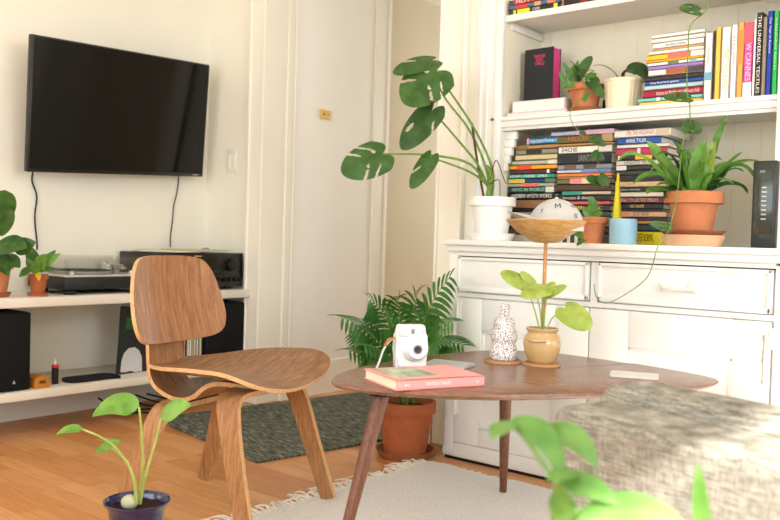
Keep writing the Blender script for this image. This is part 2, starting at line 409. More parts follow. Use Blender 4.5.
drawer(-1.768, -1.248, False); drawer(-1.213, -.678, True)
def door(x0, x1, px0, px1, z0=.064, z1=.602, pz0=.125, pz1=.485, hinge=None):
    b = NB(); y0, y1 = YF + .001, YF + .013
    box(b, L(x0, y0, z0), L(px0, y1, z1), .0015); box(b, L(px1, y0, z0), L(x1, y1, z1), .0015)
    box(b, L(px0, y0, z0), L(px1, y1, pz0), .0015); box(b, L(px0, y0, pz1), L(px1, y1, z1), .0015)
    box(b, L(px0, y0 + .009, pz0), L(px1, y1, pz1))
    for (a0, a1, c0, c1) in ((px0, px1, pz1 - .010, pz1), (px0, px1, pz0, pz0 + .010), (px0, px0 + .010, pz0, pz1), (px1 - .010, px1, pz0, pz1)):
        box(b, L(a0, y0 + .003, c0), L(a1, y1, c1), .003)
    d = obj('door', b, WHITE, c, smooth=30)
    for hz in (.555, .20):
        h = NB(); tube(h, [L(hinge, YF - .004, hz - .035), L(hinge, YF - .004, hz + .035)], .0045, 10, smooth=False)
        box(h, L(hinge - .012, YF - .003, hz - .03), L(hinge + .012, YF + .001, hz + .03)); obj('hinge', h, WHITE2, d)
door(-1.776, -1.247, -1.668, -1.37, hinge=-1.772); door(-1.243, -.678, -1.11, -.784, hinge=-.680)
for (x0, x1, z) in ((-1.71, -1.66, .6235), (-1.69, -1.60, .6055), (-1.235, -1.15, .6055), (-1.48, -1.41, .6055), (-.79, -.755, .6055), (-1.05, -1.01, .605)):
    b = NB(); n = 9      # a worn edge where the paint has chipped to wood
    up = [(x0 + (x1 - x0) * i / n, z + .0012 * random.random()) for i in range(n + 1)]; dn = [(x0 + (x1 - x0) * i / n, z - .0006 - .0022 * random.random()) for i in range(n + 1)]
    prism(b, [(u + 1.845, v) for u, v in up] + [(u + 1.845, v) for u, v in dn[::-1]], 0, .002)
    bmesh.ops.transform(b, matrix=Matrix(((1, 0, 0, 0), (0, 0, 1, YF - .001 - 2.56), (0, 1, 0, 0), (0, 0, 0, 1))), verts=b.verts); obj('paint_chip', b, CHIP, c, smooth=0)
b = NB(); n = 18; up = [(-.6965 + .0015 * random.random(), .42 + .008 * i) for i in range(n + 1)]; dn = [(-.6985 - .0030 * random.random(), .42 + .008 * i) for i in range(n + 1)]
prism(b, [(u + 1.845, v) for u, v in up] + [(u + 1.845, v) for u, v in dn[::-1]], 0, .002)
bmesh.ops.transform(b, matrix=Matrix(((1, 0, 0, 0), (0, 0, 1, YF - .0005 - 2.56), (0, 1, 0, 0), (0, 0, 0, 1))), verts=b.verts); obj('paint_chip', b, CHIP, c, smooth=0)
b = NB(); box(b, L(-1.776, YF - .002, .7530), L(-.674, YF + .026, .7562)); obj('drawer_gap_shade', b, GAP_SHADE, c, smooth=0)  # solid dark strip in place of the shadow line above the drawers

ct = NB(); box(ct, (-1.826, 2.515, .795), (-.45, 2.695, .815), .004); box(ct, (-1.716, 2.69, .795), (-.705, 2.985, .815)); box(ct, (-1.820, 2.530, .772), (-.455, 2.690, .796), .005)
tag(obj('countertop', ct, WHITE, smooth=30), 'long white painted ledge with a stepped edge on top of the base cabinet', 'countertop')

bc = thing('built_in_bookcase', 'white painted open bookcase recessed in the wall above the cabinet ledge', 'bookcase', (-1.21, 2.98, .815))
def B(x, y, z): return (x + 1.21, y - 2.98, z - .815)
b = NB(); box(b, B(-1.72, 2.703, .815), B(-1.702, 2.972, 2.12)); obj('side_panel', b, CREAM, bc, smooth=0)
b = NB(); box(b, B(-.722, 2.703, .815), B(-.704, 2.972, 2.12)); obj('side_panel', b, CREAM, bc, smooth=0)
b = NB(); box(b, B(-1.72, 2.972, .815), B(-.704, 2.988, 2.12))
for i in range(11):   # bead boards
    x = -1.66 + i * .09; box(b, B(x, 2.9705, .815), B(x + .004, 2.973, 2.12), .001)
obj('back_panel', b, CREAM, bc, smooth=0)
def shelf(z0, z1, horn):
    b = NB(); box(b, B(-1.702, 2.712, z0 + .012), B(-.722, 2.972, z1), .002); box(b, B(-1.702, 2.700, z0), B(-.722, 2.716, z1), .003)
    if horn: box(b, B(-1.745, 2.682, z1 - .016), B(-.715, 2.71, z1), .004); box(b, B(-1.71, 2.690, z0 + .012), B(-.72, 2.712, z1 - .014), .003)
    return obj('shelf', b, WHITE, bc, smooth=30)
shelf(1.229, 1.28, True); shelf(1.637, 1.662, False)
b = NB()
for i in range(5): box(b, B(-1.702, 2.72, 1.229 - .03 - i * .03), B(-1.650 - i * .010, 2.74, 1.229 - i * .03), .002)
obj('corner_bracket', b, WHITE, bc, smooth=30)
b = NB(); box(b, B(-1.702, 2.735, 1.615), B(-1.690, 2.97, 1.637), .002); obj('shelf_cleat', b, WHITE, bc, smooth=30)
b = NB(); box(b, B(-1.702, 2.955, .815), B(-.722, 2.972, .83), .003); obj('cleat', b, WHITE, bc)

# ================================================================ BOOKS
PAPER = mat('EFE8D6', .85, .1, vary=.06, scale=120)
def book(x, y, z, Ln, T, colour, bands, title, tcol, frac, upright, label, group, D=None, name='book', flip=True, cover=None):
    D = D or (.15 + .05 * random.random())
    if upright: r = thing(name, label, 'book', (x + T, y, z), 0, group, rot=(0, -pi / 2, 0))
    else: r = thing(name, label, 'book', (x, y + random.random() * .008, z), 0, group)
    cm = [mat(colour, .45, .4, vary=.04)] + [mat(bc_[2], .45, .4, vary=.04) for bc_ in bands]
    tb = min(.0022, T * .16); bm = NB()
    box(bm, (0, 0, 0), (Ln, D, tb)); box(bm, (0, 0, T - tb), (Ln, D, T))
    cuts = sorted({0, 1} | {a for a, _, _ in bands} | {b for _, b, _ in bands})
    for a, b_ in zip(cuts, cuts[1:]):
        k = 0
        for i, bd in enumerate(bands):
            if bd[0] <= a + 1e-6 and b_ <= bd[1] + 1e-6: k = i + 1
        box(bm, (a * Ln, 0, tb * .2), (b_ * Ln, tb, T - tb * .2), k=k)
        if k: box(bm, (a * Ln, -.0004, .0004), (b_ * Ln, .002, T - .0004), k=k)
    obj('cover', bm, cm, r, smooth=0)
    bm = NB(); box(bm, (.003, tb, tb), (Ln - .003, D - .003, T - tb)); obj('page_block', bm, PAPER, r, smooth=0)
    if title:
        f0, f1 = frac or (.12, .88); tm = mat(tcol, .6, .2, vary=0)
        cx, wd = (f0 + f1) / 2 * Ln, (f1 - f0) * Ln
        if upright: mt = face_mtx((cx, -.0009, T / 2), (-1, 0, 0) if flip else (1, 0, 0), (0, 0, -1) if flip else (0, 0, 1))
        else: mt = face_mtx((cx, -.0009, T / 2), (1, 0, 0), (0, 0, 1))
        text(title, T * (.86 if title.upper() == title else (.55 if upright else .8)), tm, r, mt, width=wd)
    return r
BOOKS = [
 (-1.6184, 2.74, 1.1782, 0.129, 0.0237, '1C7FB4', [(0, 0.07, 'E89AA8')], 'important Frames I', 'F4F4F4', (0.12, 0.95), 0, 'cyan blue paperback with a pink end, in the left counter stack', 'books in the left counter stack'),
 (-1.6657, 2.74, 1.1615, 0.1763, 0.0144, 'B98B4E', [(0, 0.3, '8A6A3A')], '', '', None, 0, 'tan paperback with worn brown lettering, in the left counter stack', 'books in the left counter stack'),
 (-1.6657, 2.74, 1.1419, 0.1763, 0.0185, '8E8A76', [(0.25, 0.62, '2A2C22')], '', '', None, 0, 'grey green paperback with a dark title block, in the left counter stack', 'books in the left counter stack'),
 (-1.6657, 2.74, 1.1207, 0.1763, 0.0196, 'CFC290', [], '', '', None, 0, 'plain yellowed cream paperback, in the left counter stack', 'books in the left counter stack'),
 (-1.6829, 2.74, 1.1036, 0.1935, 0.0156, 'B8B49E', [(0.8, 1, 'D8D5C6')], '', '', None, 0, 'thin pale grey paperback, in the left counter stack', 'books in the left counter stack'),
 (-1.6915, 2.74, 1.0858, 0.2021, 0.0159, 'F0A41E', [(0.16, 0.47, 'D8482E')], '', '', None, 0, 'orange paperback with a red middle band, in the left counter stack', 'books in the left counter stack'),
 (-1.6829, 2.74, 1.0702, 0.1849, 0.0144, '5A2620', [(0.82, 0.88, 'EDE5D8')], '', '', None, 0, 'thin maroon paperback with a white dot, in the left counter stack', 'books in the left counter stack'),
 (-1.694, 2.74, 1.0524, 0.196, 0.0159, '119A8E', [], 'ADOLF L. PORTER   CHILD', 'F0F4EC', (0.03, 0.85), 0, 'teal paperback with white capitals, in the left counter stack', 'books in the left counter stack'),
 (-1.694, 2.74, 1.0357, 0.196, 0.0148, '1B3D6E', [(0, 0.36, 'D9C24A'), (0.8, 1, '5A7A4A')], '', '', None, 0, 'navy and yellow paperback, in the left counter stack', 'books in the left counter stack'),
 (-1.694, 2.74, 1.0213, 0.196, 0.0133, 'A8A698', [(0.3, 0.66, 'DF6A5C')], '', '', None, 0, 'grey paperback with red and white lettering, in the left counter stack', 'books in the left counter stack'),
 (-1.694, 2.74, 0.999, 0.196, 0.0211, '24463C', [(0.82, 1, 'C6CCC2')], 'WHO IN WORLD', 'A8D4C4', (0.1, 0.8), 0, 'dark green patterned paperback, in the left counter stack', 'books in the left counter stack'),
 (-1.694, 2.74, 0.9738, 0.2046, 0.0233, '17181A', [], 'ANDREW WYETH WORKS', 'E6E6E0', (0.08, 0.92), 0, 'black book with white hand lettering, in the left counter stack', 'books in the left counter stack'),
 (-1.694, 2.74, 0.9397, 0.2046, 0.0322, '8A6444', [(0.0, 0.1, 'A58058')], '', '', None, 0, 'thick brown cloth book, in the left counter stack', 'books in the left counter stack'),
 (-1.694, 2.74, 0.9293, 0.2046, 0.0092, '2A2A2C', [], '', '', None, 0, 'very thin dark book, in the left counter stack', 'books in the left counter stack'),
 (-1.694, 2.74, 0.9018, 0.2046, 0.0256, '8E949A', [], '', '', None, 0, 'grey blue book, in the left counter stack', 'books in the left counter stack'),
 (-1.694, 2.74, 0.8833, 0.2046, 0.0167, 'A82A34', [], '', '', None, 0, 'red book, in the left counter stack', 'books in the left counter stack'),
 (-1.694, 2.74, 0.8647, 0.2046, 0.017, '22242A', [], '', '', None, 0, 'thin black book, in the left counter stack', 'books in the left counter stack'),
 (-1.694, 2.74, 0.8417, 0.2046, 0.0215, '6E5A44', [], '', '', None, 0, 'dull brown book, in the left counter stack', 'books in the left counter stack'),
 (-1.694, 2.74, 0.815, 0.2046, 0.0256, 'C8C0A8', [], '', '', None, 0, 'cream book, in the left counter stack', 'books in the left counter stack'),
 (-1.5166, 2.74, 1.2027, 0.2451, 0.016, 'B9B6CE', [(0.42, 1, 'E2AFC0')], '', '', None, 0, 'wide lavender and pink magazine, in the middle counter stack', 'books in the middle counter stack'),
 (-1.4893, 2.74, 1.1741, 0.2139, 0.0271, '5E5A2A', [(0.82, 1, 'B79A70')], 'FAULKNER', 'E0713A', (0.2, 0.72), 0, 'olive book with orange capitals, in the middle counter stack', 'books in the middle counter stack'),
 (-1.4932, 2.74, 1.1649, 0.2178, 0.0078, 'BE9150', [], '', '', None, 0, 'thin ochre book, in the middle counter stack', 'books in the middle counter stack'),
 (-1.4854, 2.74, 1.1377, 0.2062, 0.0253, 'EFEAE0', [], 'DACHIE', '2A2626', (0.06, 0.36), 0, 'white book with black capitals, in the middle counter stack', 'books in the middle counter stack'),
 (-1.4854, 2.74, 1.0992, 0.2101, 0.0371, '1A1E24', [], 'SAINTS BAY', '9AA0A4', (0.4, 0.78), 0, 'thick black book with small grey lettering, in the middle counter stack', 'books in the middle counter stack'),
 (-1.4854, 2.74, 1.0792, 0.2101, 0.0185, '8C92A0', [(0.12, 0.35, '6A5648'), (0.48, 0.72, '54483E')], '', '', None, 0, 'grey blue book with brown pictures, in the middle counter stack', 'books in the middle counter stack'),
 (-1.4854, 2.74, 1.067, 0.2101, 0.011, 'C9CEDC', [(0.45, 1, '6E8CC8')], '', '', None, 0, 'thin white and blue book, in the middle counter stack', 'books in the middle counter stack'),
 (-1.4854, 2.74, 1.0535, 0.2101, 0.0125, 'E8863A', [(0.5, 0.66, 'D86A6A')], '', '', None, 0, 'thin orange book, in the middle counter stack', 'books in the middle counter stack'),
 (-1.4854, 2.74, 1.0478, 0.2101, 0.0046, 'C9A56A', [], '', '', None, 0, 'very thin tan book, in the middle counter stack', 'books in the middle counter stack'),
 (-1.4854, 2.74, 1.0278, 0.2101, 0.0189, '6C6A48', [(0.24, 0.46, 'EE8A94'), (0.46, 0.64, 'E8D2A4')], '', '', None, 0, 'olive book with pink and cream bands, in the middle counter stack', 'books in the middle counter stack'),
 (-1.4893, 2.74, 1.0028, 0.2139, 0.0232, '4A3423', [], '', '', None, 0, 'dark brown book, in the middle counter stack', 'books in the middle counter stack'),
 (-1.466, 2.74, 0.9885, 0.1906, 0.0125, 'D9C6A8', [(0, 0.42, '1F9A84')], '', '', None, 0, 'teal and cream paperback, in the middle counter stack', 'books in the middle counter stack'),
 (-1.4854, 2.74, 0.9671, 0.2101, 0.0196, '1C1D20', [], 'sunsets & shores', 'D8D8D2', (0.12, 0.7), 0, 'black book with thin white script, in the middle counter stack', 'books in the middle counter stack'),
 (-1.4815, 2.74, 0.9528, 0.2062, 0.0128, 'D45A64', [], '', '', None, 0, 'coral red book, in the middle counter stack', 'books in the middle counter stack'),
 (-1.4854, 2.74, 0.93, 0.2101, 0.0214, '1B1A1E', [], 'MODERN MUSIC', 'E8D84A', (0.2, 0.85), 0, 'black book with yellow capitals, in the middle counter stack', 'books in the middle counter stack'),
 (-1.4854, 2.74, 0.91, 0.2101, 0.0182, '2C4034', [], '', '', None, 0, 'dark green book, in the middle counter stack', 'books in the middle counter stack'),
 (-1.4854, 2.74, 0.8985, 0.2101, 0.01, '2C9C98', [], '', '', None, 0, 'thin turquoise book, in the middle counter stack', 'books in the middle counter stack'),
 (-1.4815, 2.74, 0.8743, 0.2062, 0.0228, '7E746A', [], '', '', None, 0, 'taupe book, in the middle counter stack', 'books in the middle counter stack'),
 (-1.4854, 2.74, 0.8528, 0.2101, 0.0196, '232327', [], '', '', None, 0, 'plain black book, in the middle counter stack', 'books in the middle counter stack'),
 (-1.4893, 2.74, 0.815, 0.2139, 0.036, '34332F', [(0.1, 0.16, 'D8D8D0'), (0.24, 0.3, 'D8D8D0'), (0.38, 0.44, 'D8D8D0'), (0.52, 0.58, 'D8D8D0'), (0.66, 0.72, 'D8D8D0')], '', '', None, 0, 'black and white striped book, in the middle counter stack', 'books in the middle counter stack'),
 (-1.2691, 2.74, 1.1837, 0.1988, 0.0249, 'F0EBE2', [(0.74, 0.98, 'CFC2A8')], 'ON THE HIGHWAY', 'B8425A', (0.22, 0.72), 0, 'white book with pink lettering, in the right counter stack', 'books in the right counter stack'),
 (-1.2585, 2.74, 1.1597, 0.1562, 0.0225, '1A4FA8', [], 'ANNE TYLER', 'F4F4F4', (0.2, 0.66), 0, 'royal blue paperback with white lettering, in the right counter stack', 'books in the right counter stack'),
 (-1.2585, 2.74, 1.1461, 0.1846, 0.0126, 'E6DCCB', [], '', '', None, 0, 'thin cream book, in the right counter stack', 'books in the right counter stack'),
 (-1.2585, 2.74, 1.1221, 0.1811, 0.0229, 'B92E58', [(0.42, 0.48, 'EBDAD2')], '', '', None, 0, 'magenta book split by a white bar, in the right counter stack', 'books in the right counter stack'),
 (-1.2513, 2.74, 1.1057, 0.174, 0.0153, '26221C', [(0.36, 0.7, 'F0B41A'), (0, 0.05, 'EDE7C4')], '', '', None, 0, 'black book with a yellow block, in the right counter stack', 'books in the right counter stack'),
 (-1.2585, 2.74, 1.0879, 0.1811, 0.0164, 'D9D0C2', [], 'LIGHTS OUT', '33302C', (0.16, 0.7), 0, 'off white book with black script, in the right counter stack', 'books in the right counter stack'),
 (-1.2585, 2.74, 1.0708, 0.1811, 0.016, '2B2B2E', [(0, 0.2, 'E4E2DC')], '', '', None, 0, 'black book with a white end, in the right counter stack', 'books in the right counter stack'),
 (-1.2585, 2.74, 1.053, 0.1811, 0.016, '38342C', [], '', '', None, 0, 'dark olive black book, in the right counter stack', 'books in the right counter stack'),
 (-1.2585, 2.74, 1.0339, 0.1811, 0.0177, '1D1B1A', [(0, 0.9, '26211E')], '', '', None, 0, 'soft black book, in the right counter stack', 'books in the right counter stack'),
 (-1.2585, 2.74, 1.012, 0.1811, 0.0201, 'D8B98E', [], '', '', None, 0, 'pale tan book, in the right counter stack', 'books in the right counter stack'),
 (-1.2585, 2.74, 0.9969, 0.1811, 0.014, '222326', [], 'grace stories', 'D6D8DA', (0.1, 0.5), 0, 'black book with fine white words, in the right counter stack', 'books in the right counter stack'),
 (-1.2549, 2.74, 0.9778, 0.1668, 0.0177, 'EADFCB', [], '', '', None, 0, 'thick ivory book, in the right counter stack', 'books in the right counter stack'),
 (-1.2549, 2.74, 0.9573, 0.1668, 0.0191, '6E1A26', [], 'THE COLLECTED ESSAYS', 'E0BEB4', (0.1, 0.9), 0, 'wine red book, in the right counter stack', 'books in the right counter stack'),
 (-1.2549, 2.74, 0.9368, 0.1668, 0.0188, '1F1C1B', [], 'NO NAME', 'E6C878', (0.3, 0.6), 0, 'black book with gold lettering, in the right counter stack', 'books in the right counter stack'),
 (-1.2549, 2.74, 0.9299, 0.1668, 0.0058, '34363A', [], '', '', None, 0, 'very thin charcoal book, in the right counter stack', 'books in the right counter stack'),
 (-1.2549, 2.74, 0.9094, 0.181, 0.0191, 'E4B48A', [(0, 0.28, 'E89A7C')], 'SECRET HISTORY', '5A4430', (0.36, 0.68), 0, 'peach book with a brown title, in the right counter stack', 'books in the right counter stack'),
 (-1.2513, 2.74, 0.8991, 0.1775, 0.0088, '26384E', [], '', '', None, 0, 'thin navy book, in the right counter stack', 'books in the right counter stack'),
 (-1.2513, 2.74, 0.8855, 0.1775, 0.0123, 'C9853C', [], '', '', None, 0, 'thin burnt orange book, in the right counter stack', 'books in the right counter stack'),
 (-1.2513, 2.74, 0.8629, 0.1775, 0.0211, '2C4E5E', [], '', '', None, 0, 'dark teal book, in the right counter stack', 'books in the right counter stack'),
 (-1.2513, 2.74, 0.815, 0.181, 0.0461, 'F2E21E', [], 'SUPER NORMAL', '3C3A16', (0.4, 0.75), 0, 'thick bright yellow book, in the right counter stack', 'books in the right counter stack'),
 (-1.1305, 2.702, 1.5018, 0.1735, 0.0131, 'F4F0E8', [], '', '', None, 0, 'white paperback with a pale top, in the upper shelf pile', 'books lying in the upper shelf pile'),
 (-1.1321, 2.702, 1.4856, 0.1751, 0.0157, 'EDE6DA', [], '', '', None, 0, 'creamy white paperback, in the upper shelf pile', 'books lying in the upper shelf pile'),
 (-1.1239, 2.702, 1.4661, 0.1669, 0.0189, 'F5F2EC', [], 'the story of humans', '4A4A52', (0.25, 0.66), 0, 'white paperback with small grey title, in the upper shelf pile', 'books lying in the upper shelf pile'),
 (-1.1266, 2.702, 1.4604, 0.1696, 0.0052, 'F2B068', [], '', '', None, 0, 'thin light orange booklet, in the upper shelf pile', 'books lying in the upper shelf pile'),
 (-1.1376, 2.702, 1.4483, 0.1806, 0.0115, 'F6F1E6', [], '', '', None, 0, 'plain white paperback, in the upper shelf pile', 'books lying in the upper shelf pile'),
 (-1.1485, 2.702, 1.4299, 0.1915, 0.0178, 'FFC61E', [(0.38, 0.78, 'F2705C'), (0.78, 1, 'F6EEE4')], '', '', None, 0, 'yellow red and white book, in the upper shelf pile', 'books lying in the upper shelf pile'),
 (-1.1485, 2.702, 1.4225, 0.1915, 0.0068, 'F0B32A', [], '', '', None, 0, 'thin golden yellow book, in the upper shelf pile', 'books lying in the upper shelf pile'),
 (-1.1403, 2.702, 1.4105, 0.1833, 0.0115, 'EFEDEA', [(0.36, 0.56, '6C7A50'), (0.75, 0.88, '8CB0B4')], '', '', None, 0, 'white book with small pictures, in the upper shelf pile', 'books lying in the upper shelf pile'),
 (-1.1414, 2.702, 1.3973, 0.1844, 0.0131, '9C7CBE', [], '', '', None, 0, 'purple paperback, in the upper shelf pile', 'books lying in the upper shelf pile'),
 (-1.1376, 2.702, 1.3774, 0.1806, 0.0194, 'EDE9E4', [(0.33, 0.7, 'A85A34'), (0.7, 1, '4A3A40')], '', '', None, 0, 'white book with an orange picture, in the upper shelf pile', 'books lying in the upper shelf pile'),
 (-1.154, 2.702, 1.3611, 0.197, 0.0152, '332824', [], '', '', None, 0, 'dark brown book, in the upper shelf pile', 'books lying in the upper shelf pile'),
 (-1.1513, 2.702, 1.348, 0.1943, 0.0126, '1E4EA0', [], 'the buried giant', 'F0F2F6', (0.1, 0.6), 0, 'blue paperback with white title, in the upper shelf pile', 'books lying in the upper shelf pile'),
 (-1.1524, 2.702, 1.3317, 0.1954, 0.0157, 'B4CDD4', [], '', '', None, 0, 'pale blue grey book, in the upper shelf pile', 'books lying in the upper shelf pile'),
 (-1.1579, 2.702, 1.3076, 0.2009, 0.0231, 'A3122C', [], 'letters to family and different folk', 'F2DCD8', (0.24, 0.95), 0, 'dark red book with white title, in the upper shelf pile', 'books lying in the upper shelf pile'),
 (-1.1743, 2.702, 1.2944, 0.2173, 0.0115, '78D2CC', [(0.3, 0.36, 'E8F6F2')], '', '', None, 0, 'aqua book, in the upper shelf pile', 'books lying in the upper shelf pile'),
 (-1.1677, 2.702, 1.28, 0.2107, 0.0139, 'F2CE66', [], '', '', None, 0, 'pale yellow book, in the upper shelf pile', 'books lying in the upper shelf pile'),
 (-0.951, 2.7, 1.28, 0.215, 0.0242, 'F6F3EC', [(0.3, 0.42, '6EA6BC')], 'Homestay', '8A8A8A', (0.55, 0.8), 1, 'white upright book with a small blue picture', 'books standing upright on the upper shelf'),
 (-0.925, 2.7, 1.28, 0.219, 0.0062, '2B2622', [], '', '', None, 1, 'narrow dark brown upright book', 'books standing upright on the upper shelf'),
 (-0.918, 2.7, 1.28, 0.228, 0.0172, 'EFC351', [], '', '', None, 1, 'mustard yellow upright book', 'books standing upright on the upper shelf'),
 (-0.899, 2.7, 1.28, 0.225, 0.0272, 'F7F4EC', [], 'THE THOUSAND', 'D8B878', (0.12, 0.7), 1, 'wide white upright book with gold letters', 'books standing upright on the upper shelf'),
 (-0.87, 2.7, 1.28, 0.229, 0.0192, 'F8F5F0', [], 'eros atlas', 'D85A5A', (0.45, 0.85), 1, 'white upright book with red letters', 'books standing upright on the upper shelf'),
 (-0.85, 2.7, 1.28, 0.234, 0.0182, 'F7A94E', [(0.45, 0.9, 'D98B3A')], '', '', None, 1, 'plain orange upright book on the upper shelf', 'books standing upright on the upper shelf'),
 (-0.831, 2.7, 1.28, 0.232, 0.0262, 'EE4FA0', [(0, 0.2, 'F7EDEA'), (0.72, 1, 'F4566A')], 'W CANNES', 'F9D2E4', (0.22, 0.72), 1, 'pink upright book with a coral top', 'books standing upright on the upper shelf'),
 (-0.803, 2.7, 1.28, 0.238, 0.0072, 'F6F0EA', [], '', '', None, 1, 'narrow white upright book', 'books standing upright on the upper shelf'),
 (-0.795, 2.7, 1.28, 0.257, 0.0162, '2C2926', [], 'THE UNIVERSAL TEXTILES', 'F0ECE4', (0.04, 0.96), 1, 'tall black upright book with white capitals', 'books standing upright on the upper shelf'),
 (-0.777, 2.7, 1.28, 0.241, 0.0132, '8F8573', [], '', '', None, 1, 'dull taupe upright book on the upper shelf', 'books standing upright on the upper shelf'),
 (-0.763, 2.7, 1.28, 0.257, 0.0152, '1238B4', [], 'The Year in Review', 'E8ECF8', (0.5, 0.93), 1, 'deep blue upright book with white title', 'books standing upright on the upper shelf'),
 (-0.746, 2.7, 1.28, 0.254, 0.0152, '22C95A', [], 'independent futures', 'DDF6E4', (0.3, 0.92), 1, 'bright green upright book', 'books standing upright on the upper shelf'),
 (-0.73, 2.7, 1.28, 0.273, 0.0012, '3FA8A0', [(0.15, 0.4, 'E0763A')], '', '', None, 1, 'teal and orange upright book at the shelf end', 'books standing upright on the upper shelf'),
]
for bk in BOOKS: book(*bk)
# items on the upper shelf, left end
bb = thing('book', 'black hardcover book with pink page edges and pink title, standing beside terracotta pot', 'book', (-1.612, 2.803, 1.343), RD(-2))
bm = NB(); T_, H_, W_ = .055, .205, .125
box(bm, (-W_ / 2, 0, 0), (W_ / 2, .003, H_)); box(bm, (-W_ / 2, T_ - .003, 0), (W_ / 2, T_, H_)); box(bm, (-W_ / 2, 0, 0), (-W_ / 2 + .003, T_, H_))
obj('cover', bm, mat('25282B', .6, .3), bb, smooth=0)
bm = NB(); box(bm, (-W_ / 2 + .004, .003, .003), (W_ / 2 - .002, T_ - .003, H_ - .003)); obj('page_block', bm, mat('E24C92', .7, .2, vary=.05, scale=90), bb, smooth=0)
PINKT = mat('E83E78', .5, .3)
for i, s in enumerate(('DRINK', 'EAT', 'SMILE')): text(s, .017, PINKT, bb, face_mtx((.004, -.0006, .175 - i * .014), (1, 0, 0), (0, 0, 1)))
def flat_book(x0, y0, z0, x1, y1, z1, col, label, rz=0):
    r = thing('book', label, 'book', ((x0 + x1) / 2, (y0 + y1) / 2, z0), rz)
    a, b_, h = (x1 - x0) / 2, (y1 - y0) / 2, z1 - z0
    bm = NB(); box(bm, (-a, -b_, 0), (a, b_, .003)); box(bm, (-a, -b_, h - .003), (a, b_, h)); box(bm, (-a, -b_, 0), (-a + .003, b_, h)); obj('cover', bm, mat(col, .5, .3), r, smooth=0)
    bm = NB(); box(bm, (-a + .003, -b_ + .003, .003), (a - .003, b_ - .003, h - .003)); obj('page_block', bm, mat('F0ECE6', .8, .1, vary=.05, scale=100), r, smooth=0); return r
flat_book(-1.695, 2.715, 1.281, -1.445, 2.90, 1.297, 'E9BFCB', 'thin pink book lying flat at the bottom under the white book and black hardcover')
flat_book(-1.680, 2.735, 1.298, -1.462, 2.91, 1.341, 'ECE6E0', 'white boxed book lying flat directly under the black hardcover book')
bx_ = NB(); box(bx_, (-.03, 0, 0), (.03, .05, .062), .004); tag(obj('box', bx_, BLACK, loc=(-1.345, 2.86, 1.282)), 'small black box half hidden between the terracotta and cream pots', 'box')
# upper shelf magazines at the top edge of the photo
def mag(x0, x1, z0, t, col, bands, label, title='', tc='FFFFFF', fr=None): book(x0, 2.704, z0, x1 - x0, t, col, bands, title, tc, fr, 0, label, 'books on the topmost shelf', D=.2)
mag(-1.692, -1.475, 1.663, .017, '2A2B26', [(0, .06, '3A3A34'), (.08, .13, 'F2E21E'), (.16, .40, 'F2E21E'), (.86, .93, 'F2E21E')], 'black and yellow book at the bottom of the left pile on the topmost shelf', 'GUIDES', 'F0F0EA', (.45, .6))
mag(-1.690, -1.475, 1.681, .015, '4E6E8E', [(.14, .38, 'C23A34'), (.5, .62, 'D9A070'), (.75, .9, 'E07A5A')], 'blue and red picture book above the black and yellow book')
mag(-1.692, -1.478, 1.697, .018, 'B6332C', [(0, .1, '3E4C5C'), (.5, 1, '46423E')], 'red and dark grey book high in the left pile on the topmost shelf', 'FILM', 'F0EAE0', (.15, .4))
mag(-1.470, -1.33, 1.663, .032, '23211F', [(0, .04, 'C08A60'), (.5, .7, '8A2A26')], 'thick black book with a red patch, second pile on the topmost shelf')

# router at the far right of the ledge
r = thing('router', 'black upright electronics box with a row of small lights, right end of the ledge', 'electronics', (-.742, 2.675, .8155))
bm = NB(); box(bm, (-.034, -.022, 0), (.036, .11, .262), .004); obj('case', bm, mat('1E2120', .35, .5), r)
bm = NB(); box(bm, (-.026, -.0235, .03), (.026, -.021, .235), .001); obj('front_panel', bm, mat('26302A', .15, .6, vary=.5, scale=30), r)
bm = NB()
for i in range(8): box(bm, (-.006, -.0245, .085 + i * .0135), (.008, -.0232, .089 + i * .0135))
obj('indicator_strip', bm, mat('B9C6C0', .5, .3), r, smooth=0)
text('XFi', .012, mat('B9C6C0', .5, .3), r, face_mtx((-.006, -.0245, .247 - .018), (1, 0, 0), (0, 0, 1)))

# candle cone, blue cup, saucers
cn = NB(); lathe(cn, [(0, 0), (.021, 0), (.0215, .004), (.004, .236), (0, .24)], seg=28)
tag(obj('cone_candle', cn, mat('E2D21C', .45, .4, vary=.04), loc=(-1.214, 2.665, .8155)), 'tall yellow cone-shaped candle behind the light blue cup', 'candle')
cu = NB(); lathe(cu, [(0, 0), (.042, 0), (.044, .004), (.044, .080), (.0425, .082), (.041, .079), (.041, .006), (0, .006)], seg=40)
tag(obj('cup', cu, mat('9CC6DC', .35, .4, vary=.02), loc=(-1.157, 2.592, .8155)), 'light blue straight-sided cup on the ledge beside the yellow cone', 'cup')
saucer((-.942, 2.625, .8155), .098, .034, mat('D9AE88', .7, .3, vary=.05), 'wide pale peach dish on the ledge below the terracotta saucer and fern pot', 'dish', 'dish')
saucer((-.942, 2.625, .8505), .100, .014, TERRA3, 'terracotta saucer under the fern pot, resting on the pale peach dish')

# ================================================================ PLANTS ON THE BOOKCASE
LG = leafmat('447428', '5F8E38'); LG2 = leafmat('335824', '487034'); LGD = leafmat('2C4E26', '3E6232'); LGL = leafmat('96B04C', 'B4C868'); LGP = leafmat('64963A', '84B254')
